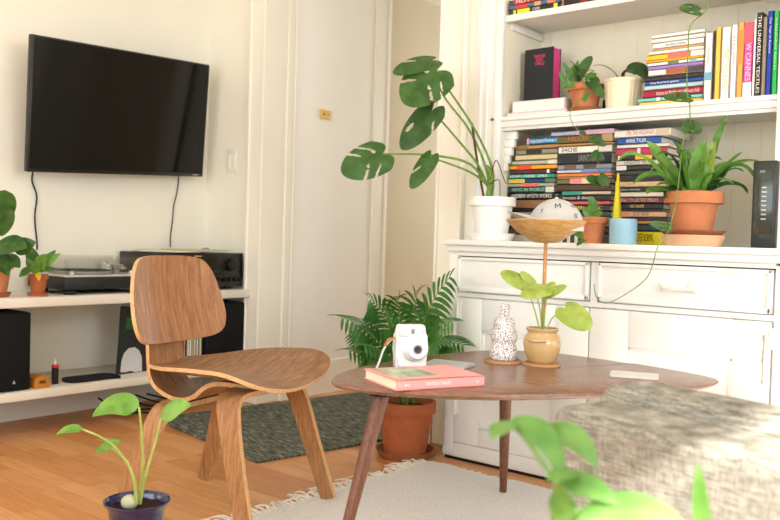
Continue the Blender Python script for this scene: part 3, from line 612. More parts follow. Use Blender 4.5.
# fern in the big terracotta pot
p = thing('potted_fern', 'bushy green strap-leaved fern in a large terracotta pot on stacked saucers', 'potted plant', (-.942, 2.625, .8560))
pot(p, .080, .056, .128, TERRA, .008, .036)
FERN3D = [
((-0.9910, 2.6120, 0.9690), (-1.0750, 2.5090, 1.1480), (-1.1170, 2.4460, 1.0720), 0.0291),
((-0.9790, 2.6220, 0.9690), (-1.0130, 2.5200, 1.0780), (-1.0580, 2.4280, 0.9980), 0.0327),
((-0.9670, 2.6320, 0.9700), (-1.0440, 2.5960, 1.0920), (-1.0850, 2.5790, 1.1490), 0.0508),
((-0.9610, 2.6370, 0.9700), (-0.9730, 2.6090, 1.1150), (-0.9980, 2.5730, 1.1410), 0.0399),
((-0.9590, 2.6380, 0.9700), (-0.9300, 2.6280, 1.1150), (-0.9090, 2.6200, 1.1420), 0.0472),
((-0.9740, 2.6260, 0.9690), (-1.0290, 2.5040, 1.0000), (-1.0240, 2.4550, 0.9690), 0.0327),
((-0.9590, 2.6380, 0.9700), (-0.9830, 2.6440, 1.0500), (-0.9670, 2.6750, 1.0960), 0.0545),
((-0.9640, 2.6340, 0.9700), (-0.9980, 2.5840, 1.0200), (-1.0100, 2.5570, 0.9590), 0.0327),
((-0.9480, 2.6480, 0.9700), (-0.9130, 2.6400, 1.0540), (-0.9210, 2.6080, 1.0820), 0.0545),
((-0.9460, 2.6490, 0.9700), (-0.8250, 2.6770, 1.1400), (-0.7680, 2.6680, 1.0150), 0.0254),
((-0.9460, 2.6490, 0.9700), (-0.8610, 2.7480, 1.1240), (-0.7940, 2.8170, 1.0840), 0.0218),
((-0.9440, 2.6500, 0.9700), (-0.8400, 2.7160, 1.0510), (-0.8090, 2.7240, 0.9830), 0.0254),
((-0.9510, 2.6450, 0.9700), (-0.9600, 2.6000, 1.0140), (-0.9500, 2.5800, 0.9630), 0.0327),
((-0.9480, 2.6480, 0.9700), (-0.8600, 2.6450, 1.0590), (-0.8060, 2.6390, 1.1050), 0.0254),
((-0.9560, 2.6410, 0.9700), (-1.0230, 2.6120, 1.0670), (-1.0570, 2.5990, 1.0480), 0.0399),
((-0.9430, 2.6520, 0.9700), (-0.8680, 2.6920, 1.0380), (-0.8610, 2.6840, 1.0680), 0.0291),
((-0.9560, 2.6410, 0.9700), (-0.9270, 2.6280, 1.0530), (-0.8820, 2.6400, 1.0460), 0.0363),
((-0.9590, 2.6380, 0.9700), (-0.9760, 2.5510, 1.1100), (-0.9420, 2.5270, 1.1060), 0.0399),
((-0.9590, 2.6380, 0.9700), (-1.0350, 2.6040, 1.1110), (-1.0710, 2.5870, 1.0480), 0.0182),
((-0.9590, 2.6380, 0.9700), (-1.0030, 2.5850, 1.1460), (-1.0350, 2.5410, 1.0930), 0.0182),
((-0.9480, 2.6480, 0.9700), (-0.8770, 2.6720, 1.1170), (-0.8350, 2.6790, 1.0610), 0.0182),
((-0.9460, 2.6490, 0.9700), (-0.8470, 2.6570, 1.0840), (-0.7990, 2.6430, 1.0440), 0.0182),
((-0.9510, 2.6450, 0.9700), (-0.9710, 2.6560, 1.1200), (-1.0030, 2.6440, 1.0570), 0.0218),
((-0.9540, 2.6420, 0.9700), (-0.9150, 2.6560, 1.1180), (-0.8760, 2.6720, 1.0860), 0.0218),
((-0.9510, 2.6450, 0.9700), (-0.8940, 2.6560, 1.0540), (-0.8370, 2.6750, 1.0110), 0.0182),
((-0.9590, 2.6380, 0.9700), (-0.9870, 2.5390, 1.0230), (-1.0040, 2.4730, 0.9940), 0.0218),
((-0.9510, 2.6450, 0.9700), (-0.9550, 2.6690, 1.0890), (-0.9810, 2.6640, 1.1340), 0.0254),
((-0.9480, 2.6480, 0.9700), (-0.9010, 2.6640, 1.0240), (-0.8770, 2.6680, 0.9990), 0.0254),
]
for i, (b_, c_, t_, w_) in enumerate(FERN3D):
    leaf(p, b_, t_, w_, face=(.3, -.5, .8), ctrl=c_, shape='strap', fold=.35, m=(LGP, LG, LGP, LG2)[i % 4], n=14, q=3, wave=.04)
leaf(p, (-0.9300, 2.6620, 0.9800), (-0.8870, 2.6520, 1.1500), .062, face=(.1, -1, .25), ctrl=(-0.9260, 2.6420, 1.0600), shape='lance', fold=.5, m=LGL, n=16, q=4)
leaf(p, (-0.9000, 2.6520, 1.0920), (-0.8590, 2.6510, 1.2190), .022, face=(.2, -1, .2), ctrl=(-0.8890, 2.6500, 1.1590), shape='strap', fold=.2, m=LG, n=22, q=3, wave=.14)

# monstera in the white pot
p = thing('potted_monstera', 'tall split-leaf monstera in a white pot at the left end of the ledge', 'potted plant', (-1.676, 2.61, .8275))
pot(p, .080, .058, .146, mat('F4F3F0', .35, .4, vary=.01), .006, .032)
saucer((-1.676, 2.61, .8155), .086, .026, mat('F4F3F0', .35, .4, vary=.01), 'white saucer under the monstera pot at the left end of the ledge')
MS = [(1, .34, .85, .030, .42, .30), (-1, .36, .85, .030, .42, .30), (1, .58, .82, .034, .42, .30), (-1, .60, .82, .034, .42, .30), (-1, .45, .30, .03, .12, .2), (1, .22, .35, .03, .12, .2)]
MS2 = [(1, .55, .55, .09, .16, .2), (-1, .35, .85, .03, .3, .3)]
leaf(p, (-1.7820, 2.3880, 1.4090), (-1.8140, 2.2530, 1.2730), .185, face=(.60, -.75, .30), shape='heart', droop=.10, fold=-.15, slits=MS, m=LG2, n=44, q=18)
leaf(p, (-1.8210, 2.4090, 1.4560), (-1.8760, 2.2580, 1.3860), .10, face=(.45, -.65, .6), shape='heart', droop=.1, fold=-.15, slits=[(1, .5, .8, .05, .4, .3)], m=LG2, n=24, q=10)
leaf(p, (-1.7840, 2.3680, 1.2690), (-1.8420, 2.2770, 1.1220), .125, face=(.3, -.9, .2), shape='heart', droop=.06, fold=-.12, slits=MS2, m=LGD, n=36, q=14)
leaf(p, (-1.8820, 2.2180, 1.1040), (-1.9450, 2.0850, 1.0260), .150, face=(.60, -.75, .30), shape='heart', droop=.06, fold=-.12, slits=MS, m=LG2, n=44, q=18)
leaf(p, (-1.7710, 2.3480, 1.1010), (-1.8000, 2.2820, 0.9860), .080, face=(.3, -.9, .2), shape='heart', droop=.05, fold=-.15, slits=[(1, .5, .7, .04, .4, .3)], m=LG2, n=30, q=12)
for pts in ([(-1.6810, 2.6130, 0.9790), (-1.6790, 2.6050, 1.0810), (-1.7070, 2.5210, 1.2190), (-1.7670, 2.4240, 1.3610), (-1.7820, 2.3880, 1.4090)], [(-1.6870, 2.6090, 1.0010), (-1.6970, 2.5780, 1.1020), (-1.7240, 2.5070, 1.2190), (-1.7740, 2.4180, 1.3280), (-1.8150, 2.4130, 1.4350)],
            [(-1.6810, 2.6000, 0.9930), (-1.7020, 2.5470, 1.0880), (-1.7390, 2.4680, 1.1720), (-1.7840, 2.3680, 1.2690)], [(-1.6760, 2.5920, 1.0000), (-1.7140, 2.5120, 1.0890), (-1.7900, 2.3720, 1.1110), (-1.8820, 2.2180, 1.1040)], [(-1.6800, 2.5890, 1.0140), (-1.7120, 2.5120, 1.0600), (-1.7710, 2.3480, 1.1010)]):
    stalk(p, pts, (.0055, .003), m=STEMG)
stalk(p, [(-1.6810, 2.5870, 0.9700), (-1.6810, 2.6030, 1.0520), (-1.6910, 2.5830, 1.0870)], (.011, .008), m=STEMG)
stalk(p, [(-1.6860, 2.5690, 0.9660), (-1.7060, 2.5450, 1.1060), (-1.7140, 2.5170, 1.2370)], (.0045, .0045), m=BARK, name='stake')
for pts in ([(-1.6720, 2.5830, 1.0360), (-1.6470, 2.5800, 1.1070), (-1.6260, 2.5960, 1.0500), (-1.6210, 2.6120, 1.0220)], [(-1.6720, 2.5830, 1.0210), (-1.6310, 2.5790, 1.0340), (-1.6310, 2.5890, 0.9700)]): stalk(p, pts, (.002, .0015), m=BARK, name='aerial_root')

# small monstera in terracotta on the upper shelf with its trailing vine
p = thing('potted_plant', 'small trailing plant in a terracotta pot beside the black hardcover, vine over the shelf', 'potted plant', (-1.400, 2.775, 1.290))
pot(p, .060, .042, .096, TERRA, .004, .024)
saucer((-1.400, 2.775, 1.2805), .060, .020, TERRA3, 'small terracotta saucer on the upper shelf under the trailing plant')
for b_, t_, w_, mm in (((-1.4010, 2.7290, 1.4170), (-1.3610, 2.7380, 1.4780), .05, LG2), ((-1.4220, 2.7110, 1.3950), (-1.4450, 2.6810, 1.4560), .022, LG), ((-1.4260, 2.7330, 1.3990), (-1.4180, 2.7430, 1.4710), .022, LG), ((-1.4290, 2.6790, 1.3760), (-1.4490, 2.6630, 1.4180), .022, LG),
                       ((-1.3540, 2.7150, 1.3820), (-1.3050, 2.7270, 1.3240), .045, LG2), ((-1.3660, 2.7060, 1.3960), (-1.3270, 2.7120, 1.4070), .028, LG), ((-1.4240, 2.6830, 1.3980), (-1.4140, 2.6920, 1.4340), .02, LG), ((-1.3870, 2.6600, 1.3620), (-1.4200, 2.6340, 1.3540), .02, LG),
                       ((-1.4150, 2.7430, 1.4000), (-1.3950, 2.7610, 1.4510), .03, LG2), ((-1.3880, 2.7650, 1.4150), (-1.3450, 2.7740, 1.3910), .03, LG2), ((-1.3310, 2.6280, 1.3040), (-1.3160, 2.6410, 1.3320), .022, LG)):
    leaf(p, b_, t_, w_, face=(.3, -.8, .5), shape='heart', droop=.1, m=mm, n=12, q=5)
for i in range(16):
    a = random.uniform(0, 2 * pi); rr = random.uniform(.015, .06); hh = random.uniform(.10, .17)
    bb_ = p.location + Vector((rr * cos(a), rr * sin(a), hh)); tt_ = bb_ + Vector((.028 * cos(a) * random.uniform(.6, 1.2), .028 * sin(a), random.uniform(-.008, .022)))
    leaf(p, bb_, tt_, .018, face=(.3 * cos(a), -.6, .7), shape='ovate', droop=.1, m=(LG, LGP, LG2)[i % 3], n=8, q=3)
    if i % 2 == 0: stalk(p, [p.location + Vector((0, 0, .085)), p.location + Vector((rr * .6 * cos(a), rr * .6 * sin(a), hh * .8)), bb_], (.0014, .001))
for pts in ([(-1.3920, 2.7360, 1.3820), (-1.3980, 2.7310, 1.4100), (-1.4010, 2.7290, 1.4170)], [(-1.3920, 2.7360, 1.3820), (-1.4170, 2.7150, 1.3880), (-1.4290, 2.6790, 1.3760)], [(-1.3770, 2.7220, 1.3780), (-1.3640, 2.7330, 1.4070), (-1.3220, 2.7280, 1.3740)]): stalk(p, pts, (.0022, .0015))
stalk(p, [(-1.3660, 2.6920, 1.3790), (-1.3290, 2.6300, 1.3320), (-1.3640, 2.5990, 1.2690), (-1.3600, 2.6010, 1.2280), (-1.3470, 2.6230, 1.2030), (-1.3090, 2.6930, 1.1670), (-1.2950, 2.6760, 1.1030), (-1.2720, 2.6660, 1.0120)], (.0016, .0012))
for b_, t_, w_ in (((-1.3140, 2.6630, 1.1780), (-1.2670, 2.6750, 1.1490), .035), ((-1.2920, 2.6670, 1.1290), (-1.3070, 2.6400, 1.1000), .03), ((-1.2940, 2.6650, 1.1220), (-1.2700, 2.6710, 1.1010), .028), ((-1.2790, 2.6620, 1.0460), (-1.2480, 2.6610, 1.0110), .04), ((-1.2830, 2.6580, 1.0250), (-1.3060, 2.6130, 1.0360), .04), ((-1.3360, 2.6460, 1.1870), (-1.3470, 2.6370, 1.2010), .025)):
    leaf(p, b_, t_, w_, face=(.2, -.9, .3), shape='heart', droop=.1, m=LG2, n=12, q=5)

p = thing('potted_plant', 'cream ribbed pot with two drooping dark leaves, beside the upper shelf book pile', 'potted plant', (-1.262, 2.785, 1.2805))
pot(p, .066, .056, .110, mat('EFE6C8', .45, .4, vary=.02), .003, .010, seg=96, ripple=.012, nr=24)
leaf(p, (-1.2380, 2.7590, 1.4120), (-1.1620, 2.7690, 1.3650), .072, face=(.4, -.6, .6), ctrl=(-1.1950, 2.7710, 1.4650), shape='ovate', fold=-.25, m=LGD, n=18, q=6)
leaf(p, (-1.2650, 2.7630, 1.3920), (-1.3230, 2.6640, 1.4260), .034, face=(0, -.5, .8), ctrl=(-1.2910, 2.7170, 1.4520), shape='ovate', fold=-.2, m=LG2, n=16, q=5)
leaf(p, (-1.2700, 2.7580, 1.3880), (-1.2940, 2.7130, 1.3900), .02, face=(0, -.5, .8), shape='ovate', m=LG, n=10, q=4)
stalk(p, [(-1.2620, 2.7910, 1.3920), (-1.2620, 2.7790, 1.4110), (-1.2430, 2.7690, 1.4220)], (.008, .004), m=BARK)

# small terracotta pot on the ledge
p = thing('potted_plant', 'small terracotta pot with a few vine leaves on the ledge, left of yellow cone', 'potted plant', (-1.268, 2.60, .8155))
pot(p, .045, .034, .088, TERRA, .003, .022)
for b_, t_, w_ in (((-1.2630, 2.5660, 0.9020), (-1.2830, 2.5520, 0.9350), .03), ((-1.2530, 2.5750, 0.9030), (-1.2310, 2.5940, 0.9200), .025), ((-1.2570, 2.5980, 0.9070), (-1.2750, 2.5850, 0.9730), .035), ((-1.2630, 2.5130, 0.8350), (-1.2790, 2.4740, 0.8470), .03), ((-1.2580, 2.5170, 0.8250), (-1.2560, 2.4660, 0.8050), .022)):
    leaf(p, b_, t_, w_, face=(.2, -.8, .5), shape='heart', droop=.1, m=LG, n=12, q=5)
for pts in ([(-1.2620, 2.5930, 0.8900), (-1.2630, 2.5800, 0.9130), (-1.2690, 2.5760, 0.9260)], [(-1.2570, 2.5980, 0.8940), (-1.2530, 2.6020, 0.9410), (-1.2650, 2.5930, 0.9670)], [(-1.2540, 2.5480, 0.8980), (-1.2620, 2.5210, 0.8840), (-1.2630, 2.5130, 0.8350)]): stalk(p, pts, (.0016, .0012))

# long vine hanging from a pot on the topmost shelf (above the frame)
p = thing('hanging_vine', 'single long vine with split leaves trailing down the bookcase from the topmost shelf', 'potted plant', (-1.02, 2.80, 1.6625))
pot(p, .06, .045, .10, TERRA, .004, .02)
stalk(p, [(-1.02, 2.80, 1.76), (-1.0, 2.72, 1.775), (-0.9270, 2.6330, 1.5750), (-0.9370, 2.6230, 1.5370), (-0.9680, 2.6090, 1.5010), (-0.9700, 2.6050, 1.4260), (-0.9660, 2.5930, 1.3310), (-0.9610, 2.5950, 1.2690), (-0.9520, 2.5890, 1.2480), (-0.9510, 2.5870, 1.1800), (-0.9570, 2.5550, 1.1340), (-0.9570, 2.5390, 1.0470), (-0.9400, 2.4720, 0.9510), (-0.9360, 2.4070, 0.8540),
          (-0.9530, 2.3790, 0.8120), (-0.9720, 2.3600, 0.7240), (-1.0320, 2.3480, 0.6680), (-1.0900, 2.3380, 0.6370), (-1.1220, 2.3380, 0.6560), (-1.1370, 2.3520, 0.6910)], (.0022, .0013))
VS = [(1, .45, .5, .10, .14, .2), (-1, .45, .5, .10, .14, .2)]
for b_, t_, w_ in (((-0.9470, 2.6150, 1.5460), (-0.9850, 2.5570, 1.5450), .05), ((-0.9610, 2.5950, 1.2750), (-1.0070, 2.5180, 1.2670), .045), ((-0.9520, 2.5870, 1.1860), (-0.9130, 2.5920, 1.1660), .05), ((-0.9500, 2.5890, 1.1990), (-0.9550, 2.5570, 1.1590), .035), ((-0.9380, 2.4190, 0.8660), (-0.9760, 2.3620, 0.8780), .032)):
    leaf(p, b_, t_, w_, face=(.2, -.9, .3), shape='heart', droop=.08, slits=VS, m=LG2, n=26, q=11)

# ================================================================ LEFT WALL: TELEVISION, SHELVES
tv = thing('television', 'large flat black television mounted high on the left wall', 'television')
ce = Vector((-3.3096, 2.1330, 1.3375)); ya, ti, ro = RD(5.325), RD(6.985), RD(3.25)
nn = Vector((cos(ya) * cos(ti), sin(ya) * cos(ti), -sin(ti))); ss = Vector((-sin(ya), cos(ya), 0)); uu = nn.cross(ss)
s2 = ss * cos(ro) + uu * sin(ro); u2 = -ss * sin(ro) + uu * cos(ro)
if u2.z < 0: u2 = -u2
mm = Matrix((s2, u2, s2.cross(u2))).transposed().to_4x4(); mm.translation = ce; tv.matrix_world = mm
bm = NB(); box(bm, (-.472, -.2734, -.028), (.472, .2734, 0), .004); obj('casing', bm, mat('121314', .35, .5), tv)
bm = NB(); box(bm, (-.463, -.258, 0), (.463, .2655, .0008)); obj('screen', bm, mat('0B0B0C', .12, .35, vary=0), tv, smooth=0)
bm = NB(); box(bm, (-.10, -.10, -.075), (.10, .10, -.028)); obj('wall_bracket', bm, BLACK, tv, smooth=0)
bm = NB(); box(bm, (.405, -.2675, 0), (.440, -.2620, .0012)); obj('badge', bm, mat('A8A8A8', .4, .4), tv, smooth=0)
def cable(pts, r, label, name='cable'):
    return tag(obj(name, tube(NB(), pts, r, 8, 6), BLACKM), label, 'cable')
cable([(-3.425, 1.775, 1.10), (-3.453, 1.772, 1.02), (-3.453, 1.795, .95), (-3.453, 1.788, .86), (-3.453, 1.80, .75), (-3.453, 1.80, .72)], .0034, 'black cable hanging from the left end of the television down the wall')
cable([(-3.44, 2.515, 1.12), (-3.453, 2.515, 1.02), (-3.453, 2.495, .94), (-3.453, 2.492, .88), (-3.453, 2.48, .79), (-3.447, 2.478, .74)], .0026, 'black cable hanging from the right end of the television towards the amplifier')

SH = mat('E4DDD0', .6, .3, vary=.05, scale=7, bmp=.1)
bm = NB(); box(bm, (-3.457, -.9, .510), (-3.08, 2.697, .547), .003); tag(obj('wall_shelf', bm, SH), 'upper long whitewashed wall shelf carrying the turntable and amplifier', 'shelf', 'long wall shelves under the television')
bm = NB(); box(bm, (-3.457, -.9, .155), (-3.08, 2.697, .189), .003); tag(obj('wall_shelf', bm, SH), 'lower long whitewashed wall shelf carrying the speakers and records', 'shelf', 'long wall shelves under the television')

# turntable
t = thing('turntable', 'black turntable with silver deck and clear dust cover on the upper shelf', 'turntable', (-3.275, 1.945, .5475))
X0, X1, Y0, Y1 = -.150, .150, -.200, .205
bm = NB(); box(bm, (X0, Y0, .020), (X1, Y1, .072), .006); obj('base', bm, mat('191A1C', .4, .4), t)
bm = NB(); box(bm, (X0, Y0, .072), (X1, Y1, .079), .002); obj('deck', bm, SILVER, t)
for sx in (X0 + .035, X1 - .035):
    for sy in (Y0 + .045, Y1 - .045):
        bm = NB(); lathe(bm, [(0, 0), (.024, 0), (.026, .004), (.026, .014), (.018, .021), (0, .021)], (sx, sy, 0), 20); obj('foot', bm, BLACK, t)
bm = NB(); lathe(bm, [(0, .079), (.13, .079), (.132, .082), (.132, .091), (.128, .093), (0, .093)], (0, -.04, 0), 48); obj('platter', bm, mat('9A9A96', .35, .5, metal=.6), t)
bm = NB(); lathe(bm, [(0, .093), (.125, .093), (.125, .0955), (0, .0955)], (0, -.04, 0), 48); obj('mat', bm, BLACKM, t)
bm = NB(); lathe(bm, [(0, .079), (.027, .079), (.027, .098), (.020, .104), (.020, .116), (0, .116)], (-.095, .145, 0), 24)
tube(bm, [(-.12, .15, .112), (-.07, .15, .113), (.02, .145, .112), (.075, .11, .106)], .004, 8); box(bm, (.065, .095, .100), (.095, .118, .109), .001)
lathe(bm, [(0, -.012), (.012, -.012), (.012, .012), (0, .012)], (-.135, .15, .113), 16); obj('tonearm', bm, STEEL, t)
for (kx, ky) in ((.125, -.155), (.125, .12)):
    bm = NB(); lathe(bm, [(0, .079), (.009, .079), (.008, .095), (0, .095)], (kx, ky, 0), 18); obj('knob', bm, mat('D8D8D4', .4, .4), t)
bm = NB(); th = .003
box(bm, (X0 + .004, Y0 + .004, .150), (X1 - .004, Y1 - .004, .153))
box(bm, (X1 - .007, Y0 + .004, .080), (X1 - .004, Y1 - .004, .150)); box(bm, (X0 + .004, Y0 + .004, .080), (X0 + .007, Y1 - .004, .150))
box(bm, (X0 + .007, Y0 + .004, .080), (X1 - .007, Y0 + .007, .150)); box(bm, (X0 + .007, Y1 - .007, .080), (X1 - .007, Y1 - .004, .150))
obj('dust_cover', bm, glass_mat(), t, smooth=0)

# amplifier
t = thing('amplifier', 'black stereo amplifier with a large round volume knob on the upper shelf', 'amplifier', (-3.285, 2.425, .5475))
bm = NB(); box(bm, (-.14, -.243, .016), (.14, .245, .172), .004); obj('case', bm, mat('191919', .4, .4), t)
bm = NB(); box(bm, (.138, -.245, .014), (.152, .247, .174), .003); obj('front_panel', bm, mat('141416', .3, .5), t)
bm = NB(); box(bm, (.151, -.10, .112), (.1535, .085, .152)); obj('display', bm, mat('0A1210', .1, .6), t, smooth=0)
bm = NB()
for i in range(10): box(bm, (.151, -.20 + i * .034, .058), (.156, -.176 + i * .034, .066), .001)
for i in range(4): box(bm, (.151, .02 + i * .022, .085), (.156, .036 + i * .022, .092), .001)
obj('button_row', bm, mat('2E2E30', .35, .5), t)
def knob(y, z, r):
    bm = NB(); lathe(bm, [(0, 0), (r, 0), (r, .008), (r * .86, .022), (0, .024)], seg=28)
    bmesh.ops.transform(bm, matrix=Matrix.Translation((.152, y, z)) @ Matrix.Rotation(pi / 2, 4, 'Y'), verts=bm.verts); obj('knob', bm, BLACKG, t)
knob(.170, .118, .031)
for y, z in ((.125, .045), (.158, .045), (.191, .045), (.222, .045), (.06, .038), (.03, .038)): knob(y, z, .009)
for sx in (-.10, .10):
    for sy in (-.2, .2):
        bm = NB(); lathe(bm, [(0, 0), (.02, 0), (.02, .016), (0, .016)], (sx, sy, 0), 18); obj('foot', bm, BLACK, t)
bm = NB(); box(bm, (.151, -.04, .156), (.1532, 0, .161)); obj('badge', bm, mat('C8B66A', .5, .3), t, smooth=0)
bm = NB(); lathe(bm, [(0, 0), (.150, 0), (.152, .002), (.152, .004), (.150, .006), (0, .006)], seg=56); tag(obj('record', bm, mat('D9D0B4', .5, .3, vary=.06), loc=(-3.27, 2.33, .7225)), 'cream coloured record lying flat on top of the amplifier', 'record')
bm = NB(); box(bm, (-.11, -.12, 0), (.11, .12, .004), .001); tag(obj('record_sleeve', bm, mat('C9BF9C', .6, .2), loc=(-3.28, 2.50, .7295), rot=(0, 0, RD(6))), 'thin tan record sleeve overlapping the cream record on the amplifier', 'record sleeve')
bm = NB(); lathe(bm, [(0, 0), (.02, 0), (.018, .006), (.006, .010), (0, .010)], seg=20); tag(obj('record_weight', bm, mat('8E8F86', .4, .4), loc=(-3.24, 2.53, .7342)), 'small round dark puck on the tan sleeve above the amplifier', 'record accessory')

# speakers
def speaker(loc, w, d, h, label, logo):
    s = thing('speaker', label, 'speaker', loc, group='black shelf speakers on the lower shelf')
    bm = NB(); box(bm, (-d, -w / 2, 0), (-.012, w / 2, h), .004); obj('cabinet', bm, BLACKM, s)
    bm = NB(); box(bm, (-.012, -w / 2 + .002, .002), (.004, w / 2 - .002, h - .002), .005); obj('grille', bm, mat('1C1D1D', .9, .1, vary=.2, scale=200, bmp=.3), s)
    if logo:
        bm = NB()
        v = [bm.verts.new(p_) for p_ in ((.0045, w / 2 - .072, .030), (.0045, w / 2 - .060, .030), (.0045, w / 2 - .066, .044))]; bm.faces.new(v)
        r_ = bmesh.ops.extrude_face_region(bm, geom=bm.faces[:]); bmesh.ops.translate(bm, vec=(.001, 0, 0), verts=[x for x in r_['geom'] if isinstance(x, bmesh.types.BMVert)])
        obj('badge', bm, SILVER, s, smooth=0)
speaker((-3.108, 1.50, .1895), .205, .24, .300, 'black speaker with a small silver badge at the left end of the lower shelf', True)
speaker((-3.115, 2.578, .1895), .225, .26, .296, 'black speaker at the right end of the lower shelf behind the chair', False)

# records
REC = ['E8E2D0', '2A2A2C', 'C9C2A8', '3A5A86', 'EDEAE2', 'B8433A', 'D9D4C4', '232628', '8FA6B0', 'E4D8B8', '5E2E2A', 'F0EDE4', '3E4A36', 'C7B27A', '26282C', 'DCD8CE', '4A7A9A', 'E9E4D6', '1E1F22', 'B89C5A', 'E7DFC8', '6A7A4A']
RN = ['cream', 'black', 'beige', 'blue', 'white', 'red', 'pale grey', 'charcoal', 'grey blue', 'buttermilk', 'maroon', 'bright white', 'dark olive', 'sandy', 'near black', 'light grey', 'sky blue', 'ivory', 'jet black', 'ochre', 'pale cream', 'moss green']
y = 2.305
for i, (c_, n_) in enumerate(zip(REC, RN)):
    tk = (.0052, .0066, .0045, .0072)[i % 4]; bm = NB()
    dx = .004 * random.random()
    box(bm, (-.30, 0, 0), (-dx, tk - .0005, .305 + .004 * random.random()))
    r = obj('record', bm, mat(c_, .6, .3, vary=.08), smooth=0, loc=(-3.135, y, .1895)); tag(r, f'thin {n_} record sleeve standing in the row of records behind the chair', 'record', 'records standing in a row on the lower shelf'); y += tk + .0004
# leaning sleeve with a grey arch picture
sl = thing('record_sleeve', 'dark record sleeve with a pale grey arch shape leaning in front of the record row', 'record sleeve', (-3.17, 2.145, .1900), rot=(0, 0, 0))
mm = Matrix.Translation((-3.19, 2.03, .1900)) @ Matrix.Rotation(RD(4), 4, 'Z') @ Matrix.Rotation(RD(-5), 4, 'Y') @ Matrix.Rotation(RD(-7), 4, 'X'); sl.matrix_world = mm
bm = NB(); box(bm, (-.006, 0, 0), (0, .262, .300)); obj('cover', bm, mat('1E2224', .5, .4, vary=.25, scale=30), sl, smooth=0)
ol = [(.018, .012), (.020, .06), (.030, .092), (.052, .116), (.085, .122), (.110, .108), (.126, .080), (.130, .04), (.132, .012), (.12, .018), (.10, .012), (.07, .018), (.045, .012)]
bm = NB(); a = [bm.verts.new((.0004, u, v)) for u, v in ol]; bm.faces.new(a); obj('picture', bm, mat('C4C4C4', .6, .2, vary=.05), sl, smooth=0)
bm = NB(); box(bm, (0, .03, .20), (.0006, .15, .25)); obj('picture', bm, mat('2F5A2A', .6, .2, vary=.5, scale=60), sl, smooth=0)

# small things on the lower shelf
wb = thing('wooden_box', 'small orange wooden arched box beside the left speaker on the lower shelf', 'box', (-3.145, 1.650, .1895))
bm = NB(); ol = [(-.030, 0), (.030, 0), (.031, .022), (.026, .040), (.010, .048), (-.010, .048), (-.026, .040), (-.031, .022)]
prism(bm, ol, -.040, .040); bmesh.ops.transform(bm, matrix=Matrix(((0, 0, 1, 0), (1, 0, 0, 0), (0, 1, 0, 0), (0, 0, 0, 1))), verts=bm.verts); obj('body', bm, mat('C07A2A', .5, .4, vary=.12), wb, smooth=30)
bm = NB(); box(bm, (.040, -.012, .018), (.0405, .014, .030)); obj('label_panel', bm, mat('5A3A18', .6, .2), wb, smooth=0)
bt = thing('bottle', 'small black bottle with a red collar and white tip on the lower shelf', 'bottle', (-3.165, 1.735, .1895))
obj('body', lathe(NB(), [(0, 0), (.0125, 0), (.013, .003), (.013, .062), (.009, .066), (0, .066)], seg=24), BLACK, bt)
obj('collar', lathe(NB(), [(.0, .066), (.014, .066), (.014, .074), (.010, .078), (0, .078)], seg=24), mat('D02A34', .4, .4), bt)
obj('tip', lathe(NB(), [(0, .078), (.005, .078), (.0045, .092), (.002, .100), (0, .100)], seg=16), mat('E8E6E0', .4, .4), bt)
bm = NB(); ol = [(-.055, -.095), (.045, -.105), (.055, .06), (.06, .105), (-.045, .11), (-.06, .02)]
ol = [(p_.x, p_.y) for p_ in cr([(x_, y_, 0) for x_, y_ in ol], 4, True)]; prism(bm, ol, 0, .009)
tag(obj('cloth_pouch', bm, BLACKM, loc=(-3.17, 1.895, .190), smooth=50), 'flat black cloth pouch lying on the lower shelf', 'pouch')
bm = NB()
for i in range(6):
    x, yv = -3.20 - .03 * i, 1.95 + .08 * i
    tube(bm, [(x, yv, .10 - .01 * i), (x + .05, yv + .08, .035), (x + .02, yv + .20, .012), (x + .09, yv + .28, .012), (x + .03, yv + .38, .05)], .0045, 6)
tag(obj('cable_bundle', bm, BLACKM), 'tangle of black cables on the floor beneath the lower shelf', 'cables', kind='stuff')

# potted plants at the left end of the upper shelf
p = thing('potted_plant', 'large broad-leaved plant in a terracotta pot at the left edge of the upper shelf', 'potted plant', (-3.19, 1.495, .5635))
pot(p, .062, .046, .118, TERRA, .005, .028)
saucer((-3.19, 1.495, .5475), .062, .016, TERRA3, 'terracotta saucer under the broad-leaved plant at the left edge of the upper shelf')
for b_, t_, w_, sh in (((-3.1980, 1.5100, 0.8320), (-3.1430, 1.5090, 0.9540), .10, 'round'), ((-3.2020, 1.5060, 0.7790), (-3.1250, 1.5210, 0.8860), .07, 'round'), ((-3.1870, 1.4910, 0.7410), (-3.0120, 1.5320, 0.7380), .11, 'ovate'), ((-3.1930, 1.5100, 0.7020), (-3.0490, 1.5250, 0.6630), .08, 'ovate'), ((-3.2120, 1.4960, 0.7250), (-3.0430, 1.4770, 0.6340), .08, 'ovate'), ((-3.1080, 1.5300, 0.7280), (-3.0450, 1.5830, 0.7610), .07, 'ovate')):
    leaf(p, b_, t_, w_, face=(.9, -.2, .4), shape=sh, droop=.08, m=LG2, n=14, q=6)
stalk(p, [(-3.2460, 1.5440, 0.6690), (-3.2380, 1.5270, 0.7430), (-3.1980, 1.5100, 0.8320)], (.005, .003)); stalk(p, [(-3.2460, 1.5440, 0.6690), (-3.1760, 1.5250, 0.7110), (-3.1080, 1.5300, 0.7280)], (.003, .002))
stalk(p, [(-3.2490, 1.5410, 0.6690), (-3.2200, 1.5150, 0.7170), (-3.1870, 1.4910, 0.7410)], (.003, .002))
p = thing('potted_plant', 'small bright green leafy plant in a little terracotta pot beside the turntable', 'potted plant', (-3.155, 1.652, .5595))
pot(p, .035, .025, .072, TERRA2, .003, .018)
saucer((-3.155, 1.652, .5475), .041, .012, TERRA2, 'little terracotta saucer under the small bright plant beside the turntable')
